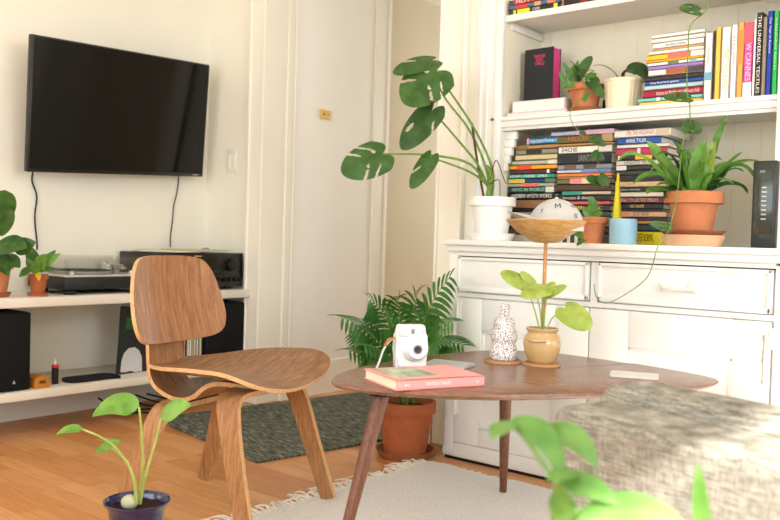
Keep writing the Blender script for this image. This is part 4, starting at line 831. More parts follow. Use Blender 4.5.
for b_, t_, w_, mm in (((-3.1340, 1.6350, 0.6420), (-3.0460, 1.6850, 0.7200), .036, LGP), ((-3.1310, 1.6380, 0.6500), (-3.0990, 1.6930, 0.7300), .034, LG), ((-3.1370, 1.6330, 0.6420), (-3.1720, 1.6330, 0.7310), .04, LG), ((-3.1060, 1.6330, 0.6510), (-3.0150, 1.6570, 0.6550), .028, LG2), ((-3.1400, 1.6300, 0.6500), (-3.0680, 1.6400, 0.7150), .05, LGP),
                       ((-3.1240, 1.6180, 0.6430), (-3.1300, 1.5880, 0.6970), .035, LG), ((-3.1170, 1.5980, 0.6590), (-3.1280, 1.5610, 0.6240), .03, LG), ((-3.1180, 1.6230, 0.6590), (-3.2070, 1.6300, 0.7500), .05, LG2), ((-3.0950, 1.6150, 0.6440), (-3.0210, 1.5850, 0.6140), .022, mat('E0B22C', .5, .3)), ((-3.1060, 1.6330, 0.6440), (-3.0510, 1.6270, 0.6850), .03, LGP), ((-3.0790, 1.6030, 0.6380), (-3.0700, 1.5860, 0.6840), .035, LG)):
    leaf(p, b_, t_, w_, face=(.8, -.3, .5), shape='ovate', droop=.12, m=mm, n=12, q=5)
for pts in ([(-3.1330, 1.6350, 0.6230), (-3.1340, 1.6350, 0.6340), (-3.1160, 1.6380, 0.6590)], [(-3.1360, 1.6330, 0.6230), (-3.1270, 1.6160, 0.6430), (-3.1170, 1.5980, 0.6590)]): stalk(p, pts, (.002, .0015))
bm = NB()
saucer((-3.30, 1.545, .5475), .05, .014, TERRA3, 'spare terracotta saucer behind the two pots at the left end of the upper shelf')

# wall plates
sp = thing('light_switch', 'white double light switch plate on the wall right of the television', 'light switch', (-3.262, 2.70, 1.175))
bm = NB(); box(bm, (-.042, -.006, -.058), (.042, 0, .058), .003); obj('plate', bm, mat('EFEADB', .4, .4, vary=.01), sp)
for s in (-1, 1):
    bm = NB(); box(bm, (s * .019 - .012, -.009, -.032), (s * .019 + .012, -.005, .032), .002); obj('rocker', bm, mat('F3EFE4', .35, .4, vary=.01), sp)
bp = thing('wall_plate', 'small square brass-yellow plate with two dark dots on the pale hall panel', 'wall plate', (-3.016, 3.095, 1.438))
bm = NB(); box(bm, (0, -.043, -.024), (.010, .043, .024), .004); obj('plate', bm, mat('DDBB6A', .35, .5, vary=.04), bp)
for s, cc in ((-1, '6A4A22'), (1, 'A98440')):
    bm = NB(); lathe(bm, [(0, 0), (.006, 0), (.006, .0015), (0, .0015)], seg=16); bmesh.ops.transform(bm, matrix=Matrix.Translation((.010, s * .018, 0)) @ Matrix.Rotation(pi / 2, 4, 'Y'), verts=bm.verts); obj('screw', bm, mat(cc, .4, .4), bp)

# ================================================================ RUGS
DR = rug_mat('charcoal_woven_rug', [(.30, lin('2E3332')), (.47, lin('50554C')), (.58, lin('7E8072')), (.70, lin('B9B6A6'))], (5, 46, 1), 3.0, .8, RD(-10))
bm = NB(); box(bm, (-.86, 0, 0), (0, 1.19, .009), .003)
tag(obj('rug', bm, DR, loc=(-2.225, 1.985, .0005), rot=(0, 0, RD(-10))), 'dark charcoal woven rug leading to the hall behind the chair', 'rug')
WR = rug_mat('white_woven_rug', [(.26, lin('B8B4AC')), (.38, lin('DCD9D2')), (.6, lin('EAE7E2'))], (1, 1, 1), 110, .5)
wr = thing('rug', 'white fringed woven rug under the coffee table', 'rug', (-.835, 1.865, .0005), RD(0))
bm = NB(); n1, n2 = 60, 36
gv = [[bm.verts.new((-.97 + 2.2 * i / n1 + (.012 * sin(j * .9) + .008 * sin(j * 2.3) if i == 0 else 0), -.565 + 1.13 * j / n2 + (.01 * sin(i * .7) if j == n2 else 0), .010 + .0015 * sin(i * 1.7) * cos(j * 1.3))) for j in range(n2 + 1)] for i in range(n1 + 1)]
for i in range(n1):
    for j in range(n2): bm.faces.new((gv[i][j], gv[i + 1][j], gv[i + 1][j + 1], gv[i][j + 1]))
r_ = bmesh.ops.extrude_edge_only(bm, edges=[e for e in bm.edges if e.is_boundary])
for v in r_['geom']:
    if isinstance(v, bmesh.types.BMVert): v.co.z = 0
obj('weave', bm, WR, wr, smooth=60)
bm = NB()
for j in range(120):
    yy = -.56 + 1.12 * j / 119 + random.uniform(-.006, .006)
    if random.random() < .12: continue
    l_ = .015 + .06 * random.random() ** 1.3; k_ = random.uniform(-.035, .035)
    tube(bm, [(-.955, yy, .008), (-.97 - l_ * .5, yy + k_ * .5, .010 + random.random() * .008), (-.97 - l_, yy + k_, .004)], (.0035, .002), 5, 3)
o = obj('fringe', bm, mat('E6E0D2', .95, .1, vary=.08, scale=40), wr, smooth=60); o['kind'] = 'stuff'
bm = NB()
for j in range(60):
    xx_ = -.95 + 1.9 * j / 59; l_ = .01 + .02 * random.random()
    tube(bm, [(xx_, .555, .008), (xx_ + random.uniform(-.01, .01), .565 + l_, .004)], .002, 4, 2, smooth=False)
o = obj('fringe', bm, mat('E6E0D2', .95, .1, vary=.08, scale=40), wr, smooth=60); o['kind'] = 'stuff'

# ================================================================ PLYWOOD CHAIR
WN_V = wood('walnut_upright_grain', '7E5236', '9A6A44', 'B0835A', (1.2, 12, 1.0), .40, fine=.7)
WN_Y = wood('walnut_seat_grain', '68442C', '88603F', 'A47C56', (9, 1.0, 6), .36)
WN_L = wood('walnut_leg_grain', '7E5434', 'A07046', 'B6895C', (14, 6, 1.0), .40)
EDGE = wood('light_ply_edge', 'AE8252', 'C89C6A', 'D8B282', (30, 30, 3), .5)
ch = thing('plywood_chair', 'walnut bent plywood chair with curved backrest and moulded seat', 'chair', (-1.935, 1.60, 0), RD(12))
def chz(s): return s
# backrest outline (y, z)
half = [(0, .478), (.10, .481), (.165, .489), (.198, .508), (.212, .54), (.213, .575), (.206, .62), (.193, .665), (.175, .702), (.145, .728), (.09, .738), (0, .740)]
ol = [(y_, z_) for y_, z_ in half] + [(-y_, z_) for y_, z_ in half[-2:0:-1]]
ol = [(p_.x, p_.y) for p_ in cr([(a_, b_, 0) for a_, b_ in ol], 4, True)]
def bsurf(y_, z_):
    return Vector((-.208 - .05 * (z_ - .48) / .26 + .052 * (abs(y_) / .2) ** 2 + .010 * ((z_ - .60) / .13) ** 2, y_, z_))
ol = [(a_ * .935, b_) for a_, b_ in ol]
obj('backrest', shell(NB(), ol, bsurf, .011, 8), [WN_V, EDGE], ch, smooth=50)
half = [(-.243, 0), (-.243, .050), (-.232, .080), (-.195, .105), (-.14, .140), (-.07, .188), (.02, .218), (.10, .230), (.17, .232), (.222, .214), (.248, .170), (.258, .09), (.260, 0)]
ol = [(x_, y_) for x_, y_ in half] + [(x_, -y_) for x_, y_ in half[-2:0:-1]]
ol = [(p_.x, p_.y) for p_ in cr([(a_, b_, 0) for a_, b_ in ol], 4, True)]
def ssurf(x_, y_):
    z_ = .400 + .050 * min(1.2, abs(y_) / .22) ** 1.6 + .006 * y_ / .22
    if x_ > .14: z_ -= (.010 + .011 * abs(y_) / .22) * ((x_ - .14) / .11) ** 2
    if x_ < -.08: z_ += .008 * ((-.08 - x_) / .16)
    return Vector((x_, y_, z_))
obj('seat', shell(NB(), ol, ssurf, .011, 10), [WN_Y, EDGE], ch, smooth=50)
obj('spine', strip(NB(), [(-.268, 0, .69), (-.255, 0, .58), (-.245, 0, .48), (-.240, 0, .42), (-.233, 0, .375), (-.205, 0, .342), (-.150, 0, .322), (-.100, 0, .320), (-.060, 0, .336), (-.030, 0, .360), (.005, 0, .376), (.06, 0, .381), (.15, 0, .378)], (0, 1, 0), lambda t: .150 - .03 * max(0, t - .5), .013), [WN_V, EDGE], ch, smooth=50)
def arch(sy, footx, topx, ztop, yf, wf, wt):
    zt = ztop
    pts = [(footx, sy * yf, .0125 if footx > 0 else .0005), (footx + (topx - footx) * .45, sy * (yf - .016), zt * .45), (footx + (topx - footx) * .80, sy * (yf - .033), zt * .80), (footx + (topx - footx) * .95, sy * (yf - .050), zt * .95), (topx, sy * (yf - .082), zt), (topx, sy * .055, zt + .002), (topx, 0, zt + .002)]
    return strip(NB(), pts, (1, 0, 0), lambda t: wf + (wt - wf) * min(1, t * 1.25), .015, 6)
for s in (-1, 1): obj('leg', arch(s, .238, .128, .368, .205, .048, .088), [WN_L, EDGE], ch, smooth=50)
for s in (-1, 1): obj('leg', arch(s, -.232, -.120, .306, .185, .046, .085), [WN_L, EDGE], ch, smooth=50)
bm = NB()
for y_ in (-.035, .035):
    for z_ in (.52, .60): lathe(bm, [(0, 0), (.012, 0), (.012, .004), (0, .006)], (y_, z_, 0), 16)
bmesh.ops.transform(bm, matrix=Matrix.Translation((-.262, 0, 0)) @ Matrix(((0, 0, -1, 0), (1, 0, 0, 0), (0, 1, 0, 0), (0, 0, 0, 1))), verts=bm.verts)
obj('back_screws', bm, STEEL, ch)

# ================================================================ COFFEE TABLE
TW = wood('walnut_tabletop', '6A4534', '7E5844', '926A54', (1.6, 9, 8), .26, .8); TL = wood('dark_walnut_leg', '4E2E20', '6A4230', '80543E', (20, 20, 1.5), .4)
tb = thing('coffee_table', 'walnut coffee table with rounded triangular top and splayed tapered legs', 'coffee table', (-1.13, 1.98, 0))
ol = [(-1.445, 1.53), (-1.51, 1.625), (-1.55, 1.75), (-1.565, 1.9), (-1.565, 2.07), (-1.55, 2.24), (-1.505, 2.37), (-1.42, 2.455), (-1.3, 2.485), (-1.17, 2.477), (-1.05, 2.455), (-1.03, 2.465), (-0.86, 2.418), (-0.767, 2.369), (-0.747, 2.283), (-0.769, 2.167), (-0.839, 2.014), (-0.936, 1.854), (-1.034, 1.715), (-1.101, 1.644), (-1.175, 1.585), (-1.304, 1.517), (-1.387, 1.504)]
ol = [(p_.x + 1.13, p_.y - 1.98) for p_ in cr([(a_, b_, 0) for a_, b_ in ol], 4, True)]
cxx = sum(p_[0] for p_ in ol) / len(ol); cyy = sum(p_[1] for p_ in ol) / len(ol)
bm = NB(); rings = []
for f, z_ in ((0, .450), (.5, .450), (.97, .450), (.995, .4475), (1, .443), (.985, .437), (.93, .430), (.5, .428), (0, .428)):
    rings.append([bm.verts.new((cxx + (x_ - cxx) * f, cyy + (y_ - cyy) * f, z_)) for x_, y_ in ol] if f else [bm.verts.new((cxx, cyy, z_))])
for a, b_ in zip(rings, rings[1:]):
    N = len(ol)
    for i in range(N):
        j = (i + 1) % N
        if len(a) == 1: bm.faces.new((a[0], b_[i], b_[j]))
        elif len(b_) == 1: bm.faces.new((a[i], a[j], b_[0]))
        else: bm.faces.new((a[i], a[j], b_[j], b_[i]))
obj('tabletop', bm, TW, tb, smooth=40)
for top, foot in (((-1.335, 1.60), (-1.345, 1.457)), ((-1.325, 2.17), (-1.40, 2.297)), ((-.93, 2.10), (-.80, 2.20))):
    bm = NB(); tube(bm, [(foot[0] + 1.13, foot[1] - 1.98, .0125), (top[0] + 1.13, top[1] - 1.98, .430)], (.0115, .021), 20, smooth=False); obj('leg', bm, TL, tb, smooth=60)
    bm = NB(); lathe(bm, [(0, .420), (.034, .420), (.036, .4285), (0, .4285)], (top[0] + 1.13, top[1] - 1.98, 0), 24); obj('leg_mount', bm, BLACK, tb)

# pink book
ZT = .4505
pb = thing('book', 'pink hardcover art book with a picture on its cover on the coffee table', 'book', (-1.236, 1.533, ZT))
A_, B_, C_ = Vector((-1.236, 1.533)), Vector((-1.136, 1.758)), Vector((-1.403, 1.612))
ex = (B_ - A_).normalized(); Ls = (B_ - A_).length; ey = Vector((-ex.y, ex.x)); Dd = .185
pb.rotation_euler = (0, 0, math.atan2(ex.y, ex.x)); H_ = .026
PK = mat('F2A09F', .35, .4, vary=.02)
bm = NB(); box(bm, (0, 0, 0), (Ls, Dd, .003)); box(bm, (0, 0, H_ - .003), (Ls, Dd, H_)); box(bm, (0, 0, 0), (Ls, .003, H_)); obj('cover', bm, PK, pb, smooth=0)
bm = NB(); box(bm, (.004, .003, .003), (Ls - .004, Dd - .004, H_ - .003)); obj('page_block', bm, mat('EDE3C8', .8, .1, vary=.04, scale=100), pb, smooth=0)
bm = NB(); box(bm, (.012, .030, H_), (Ls * .56, Dd - .012, H_ + .0004)); obj('cover_picture', bm, mat('A9AF9A', .5, .3, vary=.55, scale=24), pb, smooth=0)
PW = mat('FBF1EE', .5, .3, vary=0)
text('KINFOLK TRAVEL', .013, PW, pb, face_mtx((Ls * .47, -.0004, H_ / 2), (1, 0, 0), (0, 0, 1)), width=.07)
text('Art', .010, PW, pb, face_mtx((Ls * .12, -.0004, H_ / 2), (1, 0, 0), (0, 0, 1))); text('o', .012, PW, pb, face_mtx((Ls * .92, -.0004, H_ / 2), (1, 0, 0), (0, 0, 1)))

# instant camera
ic = thing('instant_camera', 'white instant camera with a round lens standing behind the pink book', 'camera', (-1.440, 1.842, ZT), RD(54))
IW = mat('F2F2F2', .3, .45, vary=.01)
ol = [(-.044, .004), (-.040, 0), (.040, 0), (.044, .004), (.046, .05), (.043, .092), (.038, .118), (.034, .122), (-.034, .122), (-.038, .118), (-.043, .092), (-.046, .05)]
bm = NB(); prism(bm, ol, -.022, .022); bmesh.ops.bevel(bm, geom=[e for e in bm.edges if abs(abs(e.verts[0].co.z) - .022) < 1e-4 and abs(e.verts[0].co.z - e.verts[1].co.z) < 1e-4], offset=.008, segments=3, affect='EDGES')
bmesh.ops.transform(bm, matrix=Matrix(((1, 0, 0, 0), (0, 0, 1, 0), (0, 1, 0, 0), (0, 0, 0, 1))), verts=bm.verts); obj('body', bm, IW, ic, smooth=60)
def ylathe(prof, x_, z_, m_, nm, y0=-.022):
    bm = NB(); lathe(bm, prof, seg=36); bmesh.ops.transform(bm, matrix=Matrix.Translation((x_, y0, z_)) @ Matrix.Rotation(pi / 2, 4, 'X'), verts=bm.verts); return obj(nm, bm, m_, ic, smooth=40)
ylathe([(0, 0), (.036, 0), (.036, .010), (.033, .014), (.028, .016), (.028, .026), (.025, .030), (.014, .030), (.013, .027), (0, .027)], .008, .058, IW, 'lens_barrel')
ylathe([(0, .0275), (.0135, .0275), (.0135, .029), (0, .029)], .008, .058, mat('8F8A94', .25, .5, vary=0), 'lens_ring')
ylathe([(0, .029), (.0095, .029), (.0095, .0300), (0, .0308)], .008, .058, mat('2C2428', .1, .6, vary=0), 'lens')
bm = NB(); box(bm, (-.004, -.0245, .098), (.006, -.0215, .112), .001); obj('viewfinder', bm, mat('7E8088', .2, .5), ic)
bm = NB(); box(bm, (-.038, -.0255, .090), (-.012, -.020, .114), .004); obj('flash', bm, mat('DADADC', .25, .5), ic)
bm = NB(); ylathe([(0, 0), (.006, 0), (.006, .006), (0, .006)], .030, .106, mat('C9C9CC', .3, .5), 'shutter_button')
o = obj('strap', strip(NB(), [(-.045, 0, .080), (-.058, -.002, .078), (-.078, -.010, .055), (-.092, -.016, .020), (-.100, -.020, .002)], (0, 1, 0), lambda t: .012, .002), [mat('E4E4E6', .5, .3), mat('E4E4E6', .5, .3)], ic, smooth=50)
obj('strap_tab', strip(NB(), [(-.046, 0, .084), (-.062, -.003, .081), (-.075, -.009, .063)], (0, 1, 0), lambda t: .016, .004), [mat('B8753E', .6, .3), mat('B8753E', .6, .3)], ic, smooth=50)

def slab(name, pts, h, m_, label, cat, z=ZT):
    c_ = sum((Vector(p_) for p_ in pts), Vector((0, 0))) / len(pts); P = []
    for i, p_ in enumerate(pts):
        p_ = Vector(p_); a = (Vector(pts[i - 1]) - p_).normalized(); b_ = (Vector(pts[(i + 1) % len(pts)]) - p_).normalized()
        for t_ in range(5):
            s = t_ / 4; P.append((p_ + a * .010 * (1 - s) ** 2 + b_ * .010 * s ** 2) - c_)
    bm = NB(); prism(bm, [(v.x, v.y) for v in P], 0, h)
    return tag(obj(name, bm, m_, loc=(c_.x, c_.y, z), smooth=40), label, cat)
slab('tablet', [(-1.341, 2.029), (-1.323, 1.936), (-1.436, 1.886), (-1.473, 2.007)], .007, mat('B7BAC0', .35, .5, metal=.3), 'thin silver grey tablet lying on the table behind the pink book', 'tablet')
slab('phone', [(-.985, 2.150), (-.865, 2.195), (-.895, 2.275), (-1.015, 2.230)], .006, mat('D5D2CE', .4, .4), 'pale grey slim phone lying at the right side of the coffee table', 'phone')

# coasters, vase, tan pot with the bowl stand
CK = mat('BC9068', .8, .2, vary=.15, scale=80, bmp=.3)
def coaster(x, y, r, label): tag(obj('coaster', lathe(NB(), [(0, 0), (r, 0), (r, .006), (0, .006)], seg=40), CK, loc=(x, y, ZT), smooth=40), label, 'coaster')
coaster(-1.330, 2.158, .056, 'round cork coaster under the speckled vase'); coaster(-1.222, 2.198, .056, 'round cork coaster under the tan plant pot')
v = NB(); lathe(v, [(0, 0), (.036, 0), (.041, .008), (.042, .025), (.038, .042), (.034, .050), (.039, .060), (.041, .073), (.037, .088), (.030, .097), (.033, .105), (.033, .113), (.026, .124), (.015, .131), (.0135, .140), (.0145, .163), (.0135, .168), (.0115, .168), (.011, .14), (0, .13)], seg=40)
tag(obj('vase', v, voro_spots(), loc=(-1.330, 2.158, .4568), smooth=60), 'white vase with dense dark speckles and a bumpy tiered body', 'vase')
p = thing('potted_plant', 'tan glazed round pot with light green arrow leaves on the coffee table', 'potted plant', (-1.222, 2.198, .4568))
TAN = mat('C9A672', .22, .5, vary=.08, scale=12, coat=.4)
obj('pot', lathe(NB(), [(0, 0), (.034, 0), (.042, .010), (.052, .035), (.056, .058), (.052, .078), (.044, .086), (.043, .092), (.048, .097), (.048, .103), (.043, .104), (.041, .096), (.040, .085)], seg=44), TAN, p, smooth=60)
obj('handle', tube(NB(), [(-.02, -.048, .072), (.0, -.060, .070), (.02, -.057, .070), (.036, -.042, .072)], .0055, 10), TAN, p, smooth=60)
obj('soil', lathe(NB(), [(0, .092), (.042, .089)], seg=24), SOIL, p)
for b_, t_, w_, shp in (((-1.2450, 2.1330, 0.6930), (-1.2830, 2.0510, 0.7190), .075, 'heart'), ((-1.2320, 2.1570, 0.6900), (-1.2600, 2.1220, 0.7250), .04, 'heart'), ((-1.1900, 2.1530, 0.6810), (-1.2140, 2.0540, 0.6570), .062, 'heart'), ((-1.2120, 2.1860, 0.6670), (-1.1900, 2.2050, 0.6980), .035, 'heart'), ((-1.1970, 2.1720, 0.6630), (-1.1340, 2.1730, 0.6900), .042, 'heart'), ((-1.1430, 2.1890, 0.6250), (-1.0600, 2.1780, 0.5700), .095, 'heart')):
    leaf(p, b_, t_, w_, face=(.35, -.6, .6), shape=shp, droop=.08, fold=-.15, m=LGL, n=16, q=7)
for pts in ([(-1.2210, 2.1880, 0.5370), (-1.2350, 2.1660, 0.6190), (-1.2450, 2.1330, 0.6930)], [(-1.2180, 2.1890, 0.5370), (-1.2210, 2.1770, 0.6140), (-1.2320, 2.1570, 0.6850)], [(-1.2160, 2.1910, 0.5370), (-1.2090, 2.1740, 0.6150), (-1.1990, 2.1450, 0.6750)], [(-1.2110, 2.1820, 0.5380), (-1.2040, 2.1770, 0.6090), (-1.1970, 2.1720, 0.6630)], [(-1.2070, 2.1860, 0.5380), (-1.1830, 2.1820, 0.5930), (-1.1430, 2.1890, 0.6220)]):
    stalk(p, pts, (.0022, .0016), m=leafmat('9CB860', 'B4CC78'))
bs = thing('bowl_stand', 'shallow wooden bowl on a tall thin rod rising out of the tan pot', 'bowl stand', (-1.222, 2.198, .549))
BW = wood('turned_beech', 'A87C48', 'C09860', 'D0AC78', (4, 4, 16), .45)
obj('rod', tube(NB(), [(0, .0, 0), (.001, .0, .272)], .0055, 12, smooth=False), wood('rod_wood', '9A6A3A', 'B98450', 'CC9A66', (20, 20, 2), .5), bs)
obj('bowl', lathe(NB(), [(0, .262), (.030, .263), (.050, .272), (.085, .295), (.108, .316), (.118, .328), (.1165, .331), (.105, .324), (.080, .303), (.045, .280), (0, .272)], seg=56), BW, bs, smooth=60)
# cap resting in the bowl
cp = thing('baseball_cap', 'white cap printed with dark blue marks, resting in the wooden bowl', 'cap', (-1.200, 2.216, .845), RD(39.6))
CAPM = mat('F3F0EC', .8, .2, vary=.02, scale=60, bmp=.15)
bm = NB(); N1, N2 = 36, 10; rr_ = []
for i in range(N2 + 1):
    a = pi / 2 * i / N2; rr_.append([bm.verts.new((.083 * cos(a) * cos(2 * pi * j / N1), .076 * cos(a) * sin(2 * pi * j / N1), .004 + .094 * sin(a) ** .92)) for j in range(N1)] if i < N2 else [bm.verts.new((0, 0, .099))])
for a, b_ in zip(rr_, rr_[1:]):
    for j in range(N1):
        k = (j + 1) % N1; bm.faces.new((a[j], a[k], b_[k], b_[j]) if len(b_) > 1 else (a[j], a[k], b_[0]))
bmesh.ops.solidify(bm, geom=bm.faces[:], thickness=-.002); obj('crown', bm, CAPM, cp, smooth=80)
obj('button', lathe(NB(), [(0, 0), (.006, 0), (.005, .003), (0, .004)], (0, 0, .098), 14), CAPM, cp)
bm = NB(); ro_ = []
for i in range(15):
    a = pi - 1.05 + 2.1 * i / 14; ro_.append([bm.verts.new(((.078 + .066 * f * (.55 + .45 * cos(a - pi))) * cos(a), (.068 + .02 * f) * sin(a), .026 + .036 * cos((a - pi) * 1.35) * (.6 + .4 * f) - .006 * f * f)) for f in (0, .33, .66, 1)])
for a, b_ in zip(ro_, ro_[1:]):
    for k in range(3): bm.faces.new((a[k], a[k + 1], b_[k + 1], b_[k]))
bmesh.ops.solidify(bm, geom=bm.faces[:], thickness=.003); obj('brim', bm, CAPM, cp, smooth=60)
NAVY = mat('27407E', .8, .2, vary=.05)
def capmark(s, th_, ph_, sz, rot):
    c_ = Vector((.084 * cos(ph_) * cos(th_), .077 * cos(ph_) * sin(th_), .004 + .095 * sin(ph_) ** .92)); n_ = Vector((cos(ph_) * cos(th_) / .083, cos(ph_) * sin(th_) / .076, sin(ph_) / .095)).normalized()
    r_ = Vector((0, 0, 1)).cross(n_).normalized(); u_ = n_.cross(r_); r2 = r_ * cos(rot) + u_ * sin(rot); u2_ = -r_ * sin(rot) + u_ * cos(rot)
    text(s, sz, NAVY, cp, face_mtx(c_ + n_ * .0022, r2, u2_), name='print')
TH = RD(-90)
for args in (('M', TH - .10, .78, .026, .1), ('y', TH - .80, .62, .022, .3), ('B', TH + .75, .80, .022, 1.3), ('0', TH + .62, .42, .024, -.5)): capmark(*args)

# ================================================================ PALM ON THE FLOOR
p = thing('potted_palm', 'leafy parlour palm in a large terracotta pot on the floor beside the cabinet', 'potted plant', (-1.925, 2.450, .0125))
pot(p, .106, .078, .198, TERRA2, .006, .040)
saucer((-1.925, 2.450, .0005), .112, .030, TERRA3, 'large terracotta floor saucer under the palm pot')
PM = leafmat('2F5E24', '48803A'); PM2 = leafmat('3E7230', '5E9446')
def frond(base, ctrl, tip, ll, m_, nl=13, face=(.3, -.6, .7)):
    O = p.location; b_, c_, t_ = [Vector(q_) - O for q_ in (base, ctrl, tip)]; fc = Vector(face).normalized()
    bm = NB(); pts = [b_ * (1 - s) ** 2 + c_ * 2 * s * (1 - s) + t_ * s * s for s in [i / 12 for i in range(13)]]
    tube(bm, pts, (.0032, .0012), 6, 1, k=1)
    for i in range(nl):
        s = .30 + .70 * i / (nl - 1); P_ = b_ * (1 - s) ** 2 + c_ * 2 * s * (1 - s) + t_ * s * s; d = ((c_ - b_) * (1 - s) + (t_ - c_) * s).normalized()
        sd_ = d.cross(fc).normalized(); up = sd_.cross(d); l_ = ll * (.55 + .45 * sin(pi * min(1, (s - .22) * 1.25)))
        for sg in (-1, 1):
            dr = (sd_ * sg * .80 + d * (.55 + .25 * s) ).normalized(); w_ = l_ * .085
            e = dr.cross(up).normalized(); prev = None
            for k in range(6):
                f = k / 5; q_ = P_ + dr * l_ * f + Vector((0, 0, -1)) * l_ * .42 * f * f; ww = w_ * (sin(pi * min(1, f * .9 + .08)) ** .7 if f < 1 else 0.02)
                cur = (bm.verts.new(q_ + e * ww), bm.verts.new(q_ - up * ww * .25), bm.verts.new(q_ - e * ww))
                if prev:
                    for a in (0, 1): bm.faces.new((prev[a], prev[a + 1], cur[a + 1], cur[a]))
                prev = cur
    me_o = obj('frond', bm, [m_, STEMG], p, smooth=80); return me_o
random.seed(5)
S0 = Vector((-1.925, 2.450, .20))
for i, (ctrl, tip, ll) in enumerate((
    ((-1.9780, 2.3770, 0.4730), (-1.9780, 2.1460, 0.5300), .12), ((-1.9440, 2.3390, 0.4050), (-1.9280, 2.1310, 0.4240), .10), ((-2.0140, 2.4780, 0.5010), (-2.0200, 2.3460, 0.5820), .11), ((-1.9700, 2.4510, 0.5440), (-1.9140, 2.3690, 0.6000), .10),
    ((-1.9650, 2.5200, 0.5410), (-1.8590, 2.4160, 0.6270), .11), ((-1.8640, 2.4080, 0.5360), (-1.6980, 2.3820, 0.6800), .12), ((-1.7920, 2.3760, 0.4900), (-1.6200, 2.3610, 0.4550), .10), ((-1.8190, 2.3800, 0.5230), (-1.6440, 2.3310, 0.5340), .09),
    ((-1.8850, 2.3230, 0.4310), (-1.8630, 2.1340, 0.4480), .10), ((-1.8420, 2.2960, 0.4900), (-1.8210, 2.1850, 0.5680), .10), ((-1.7870, 2.3410, 0.4750), (-1.6430, 2.2640, 0.4600), .10), ((-1.9200, 2.4240, 0.4560), (-1.7850, 2.2790, 0.5140), .10),
    ((-2.0250, 2.4660, 0.4050), (-2.1220, 2.3880, 0.4590), .10), ((-1.8930, 2.4480, 0.4760), (-1.7760, 2.4170, 0.5530), .11), ((-1.8080, 2.2570, 0.4270), (-1.7750, 2.1530, 0.3880), .09), ((-1.7420, 2.3120, 0.4460), (-1.6270, 2.2750, 0.3840), .08), ((-1.8580, 2.2800, 0.4190), (-1.8730, 2.1750, 0.3710), .09))):
    b0 = S0 + Vector((random.uniform(-.03, .03), random.uniform(-.03, .03), 0)); frond(b0, ctrl, tip, ll, (PM, PM2, PM)[i % 3])

# ================================================================ SOFA
TWD = tweed_mat()
so = thing('sofa', 'grey tweed sofa at the lower right in the foreground, partly in sunlight', 'sofa', (-.606, 1.116, 0), math.atan2(-.282, .959))
def cushion(name, lo, hi, r_, puff, sub=True):
    bm = NB(); box(bm, lo, hi, r_, seg=4)
    o = obj(name, bm, TWD, so, smooth=180); return o
cushion('arm', (0, .0, .10), (1.25, .13, .570), .022, 0)
cushion('cushion', (-.045, .135, .30), (1.2, .27, .588), .040, 0)
cushion('seat', (.0, .132, .12), (1.25, .80, .33), .03, 0)
for x_, y_ in ((.06, .05), (1.18, .05), (.08, .72), (1.18, .72)):
    obj('leg', tube(NB(), [(x_, y_, 0.012), (x_, y_, .12)], (.014, .022), 14, smooth=False), TL, so)

# ================================================================ FOREGROUND PLANTS
BLUE = mat('1B2350', .18, .5, vary=.05, coat=.5)
p = thing('potted_plant', 'young plant with four round green leaves in a dark blue glazed pot on the floor', 'potted plant', (-1.7610, 1.1840, 0))
zt = 0.1530
pot(p, .074, .060, zt, BLUE, soil=(.066, zt - .020), prof=[(0, 0), (.052, 0), (.056, .006), (.066, zt - .030), (.070, zt - .012), (.079, zt - .004), (.080, zt), (.077, zt + .001), (.070, zt - .006), (.067, zt - .022)])
for b_, t_, w_, c_ in (((-1.7570, 1.1820, 0.3830), (-1.7900, 1.0760, 0.3690), .066, (-1.7820, 1.1360, 0.4120)), ((-1.6980, 1.2040, 0.3620), (-1.6100, 1.2250, 0.4020), .054, (-1.6580, 1.2120, 0.4010)), ((-1.8250, 1.0720, 0.3350), (-1.8350, 1.0110, 0.3290), .026, (-1.8290, 1.0430, 0.3480)), ((-1.7850, 1.1030, 0.2930), (-1.7880, 1.1540, 0.2990), .030, (-1.7870, 1.1280, 0.3060))):
    leaf(p, b_, t_, w_, face=(.35, -.75, .6), ctrl=c_, shape='ovate', fold=-.10, m=LGP, n=18, q=7)
leaf(p, (-1.7720, 1.1140, 0.2960), (-1.7630, 1.0690, 0.2890), .028, face=(.35, -.75, .6), shape='ovate', m=LGP, n=12, q=5)
YS = leafmat('A9B85A', 'C4D07E')
for pts in ([(-1.7500, 1.1800, 0.1470), (-1.7440, 1.1880, 0.2300), (-1.7490, 1.1860, 0.3150), (-1.7570, 1.1820, 0.3830)], [(-1.7460, 1.1830, 0.1470), (-1.7290, 1.1860, 0.2210), (-1.7050, 1.1960, 0.3090), (-1.6980, 1.2040, 0.3620)], [(-1.7430, 1.1720, 0.1500), (-1.7450, 1.1610, 0.2230), (-1.7690, 1.1170, 0.3010), (-1.8250, 1.0720, 0.3350)], [(-1.7450, 1.1710, 0.1520), (-1.7420, 1.1620, 0.2110), (-1.7500, 1.1440, 0.2610), (-1.7760, 1.1110, 0.2960)]):
    stalk(p, pts, (.0042, .0026), m=YS)
bm = NB(); bmesh.ops.create_icosphere(bm, subdivisions=3, radius=.021, matrix=Matrix.Translation(Vector((-1.7650, 1.1670, 0.1510)) - p.location) @ Matrix.Diagonal((1, 1, .85, 1))); obj('seed_stone', bm, mat('B9B79A', .7, .2, vary=.15), p, smooth=180)

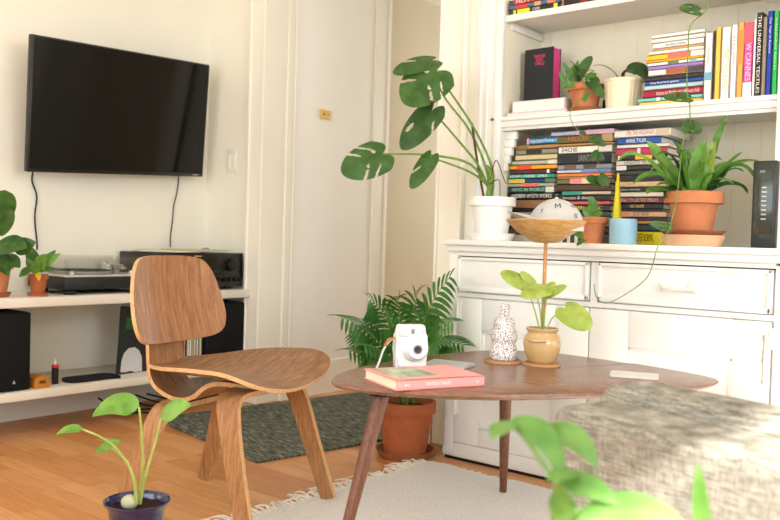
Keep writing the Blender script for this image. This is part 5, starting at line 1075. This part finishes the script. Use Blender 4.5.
p = thing('potted_plant', 'out of focus bright green leafy plant in the near foreground before the sofa', 'potted plant', (-.335, .735, 0))
pot(p, .12, .09, .24, mat('E8E4DA', .5, .3), .005, .03)
for b_, t_, w_, c_ in (((-0.4340, 0.7250, 0.6310), (-0.4280, 0.6790, 0.6210), .026, (-0.4330, 0.7010, 0.6320)), ((-0.4370, 0.7230, 0.6300), (-0.3640, 0.7040, 0.5840), .028, (-0.3940, 0.7330, 0.6370)), ((-0.4080, 0.7470, 0.6250), (-0.3490, 0.7430, 0.5950), .026, (-0.3720, 0.7510, 0.6300)), ((-0.3650, 0.7290, 0.5940), (-0.3660, 0.6770, 0.5930), .024, (-0.3670, 0.7020, 0.5990)),
                       ((-0.3760, 0.7200, 0.5860), (-0.3160, 0.7180, 0.5740), .026, (-0.3450, 0.7200, 0.5910)), ((-0.3550, 0.7100, 0.5470), (-0.2600, 0.7370, 0.5640), .036, (-0.3080, 0.7240, 0.5900)), ((-0.3700, 0.7240, 0.5370), (-0.3670, 0.7020, 0.5880), .026, (-0.3710, 0.7110, 0.5640))):
    leaf(p, b_, t_, w_, face=(.1, -.7, .7), ctrl=c_, shape='ovate', fold=-.1, m=leafmat('56863A', '76A054'), n=16, q=6)
leaf(p, (-0.2580, 0.7900, 0.5190), (-0.2610, 0.7640, 0.6160), .016, face=(.2, -1, .1), ctrl=(-0.2620, 0.7750, 0.5730), shape='lance', m=leafmat('56863A', '76A054'), n=14, q=4)
for pts in ([(-.34, .74, .22), (-0.3440, 0.7440, 0.5090), (-0.3710, 0.7240, 0.5650), (-0.4080, 0.7470, 0.6250)], [(-.345, .74, .22), (-0.3510, 0.7380, 0.5090), (-0.4060, 0.7340, 0.5950), (-0.4360, 0.7240, 0.6310)], [(-.33, .74, .22), (-0.3250, 0.7470, 0.5130), (-0.3550, 0.7100, 0.5470)], [(-.32, .74, .22), (-0.2600, 0.7850, 0.4450), (-0.2580, 0.7900, 0.5190)], [(-.34, .745, .22), (-0.3470, 0.7540, 0.4860), (-0.3790, 0.7290, 0.5430), (-0.3750, 0.7210, 0.5860)]):
    stalk(p, pts, (.004, .002), m=leafmat('7FA85A', '92B86A'))
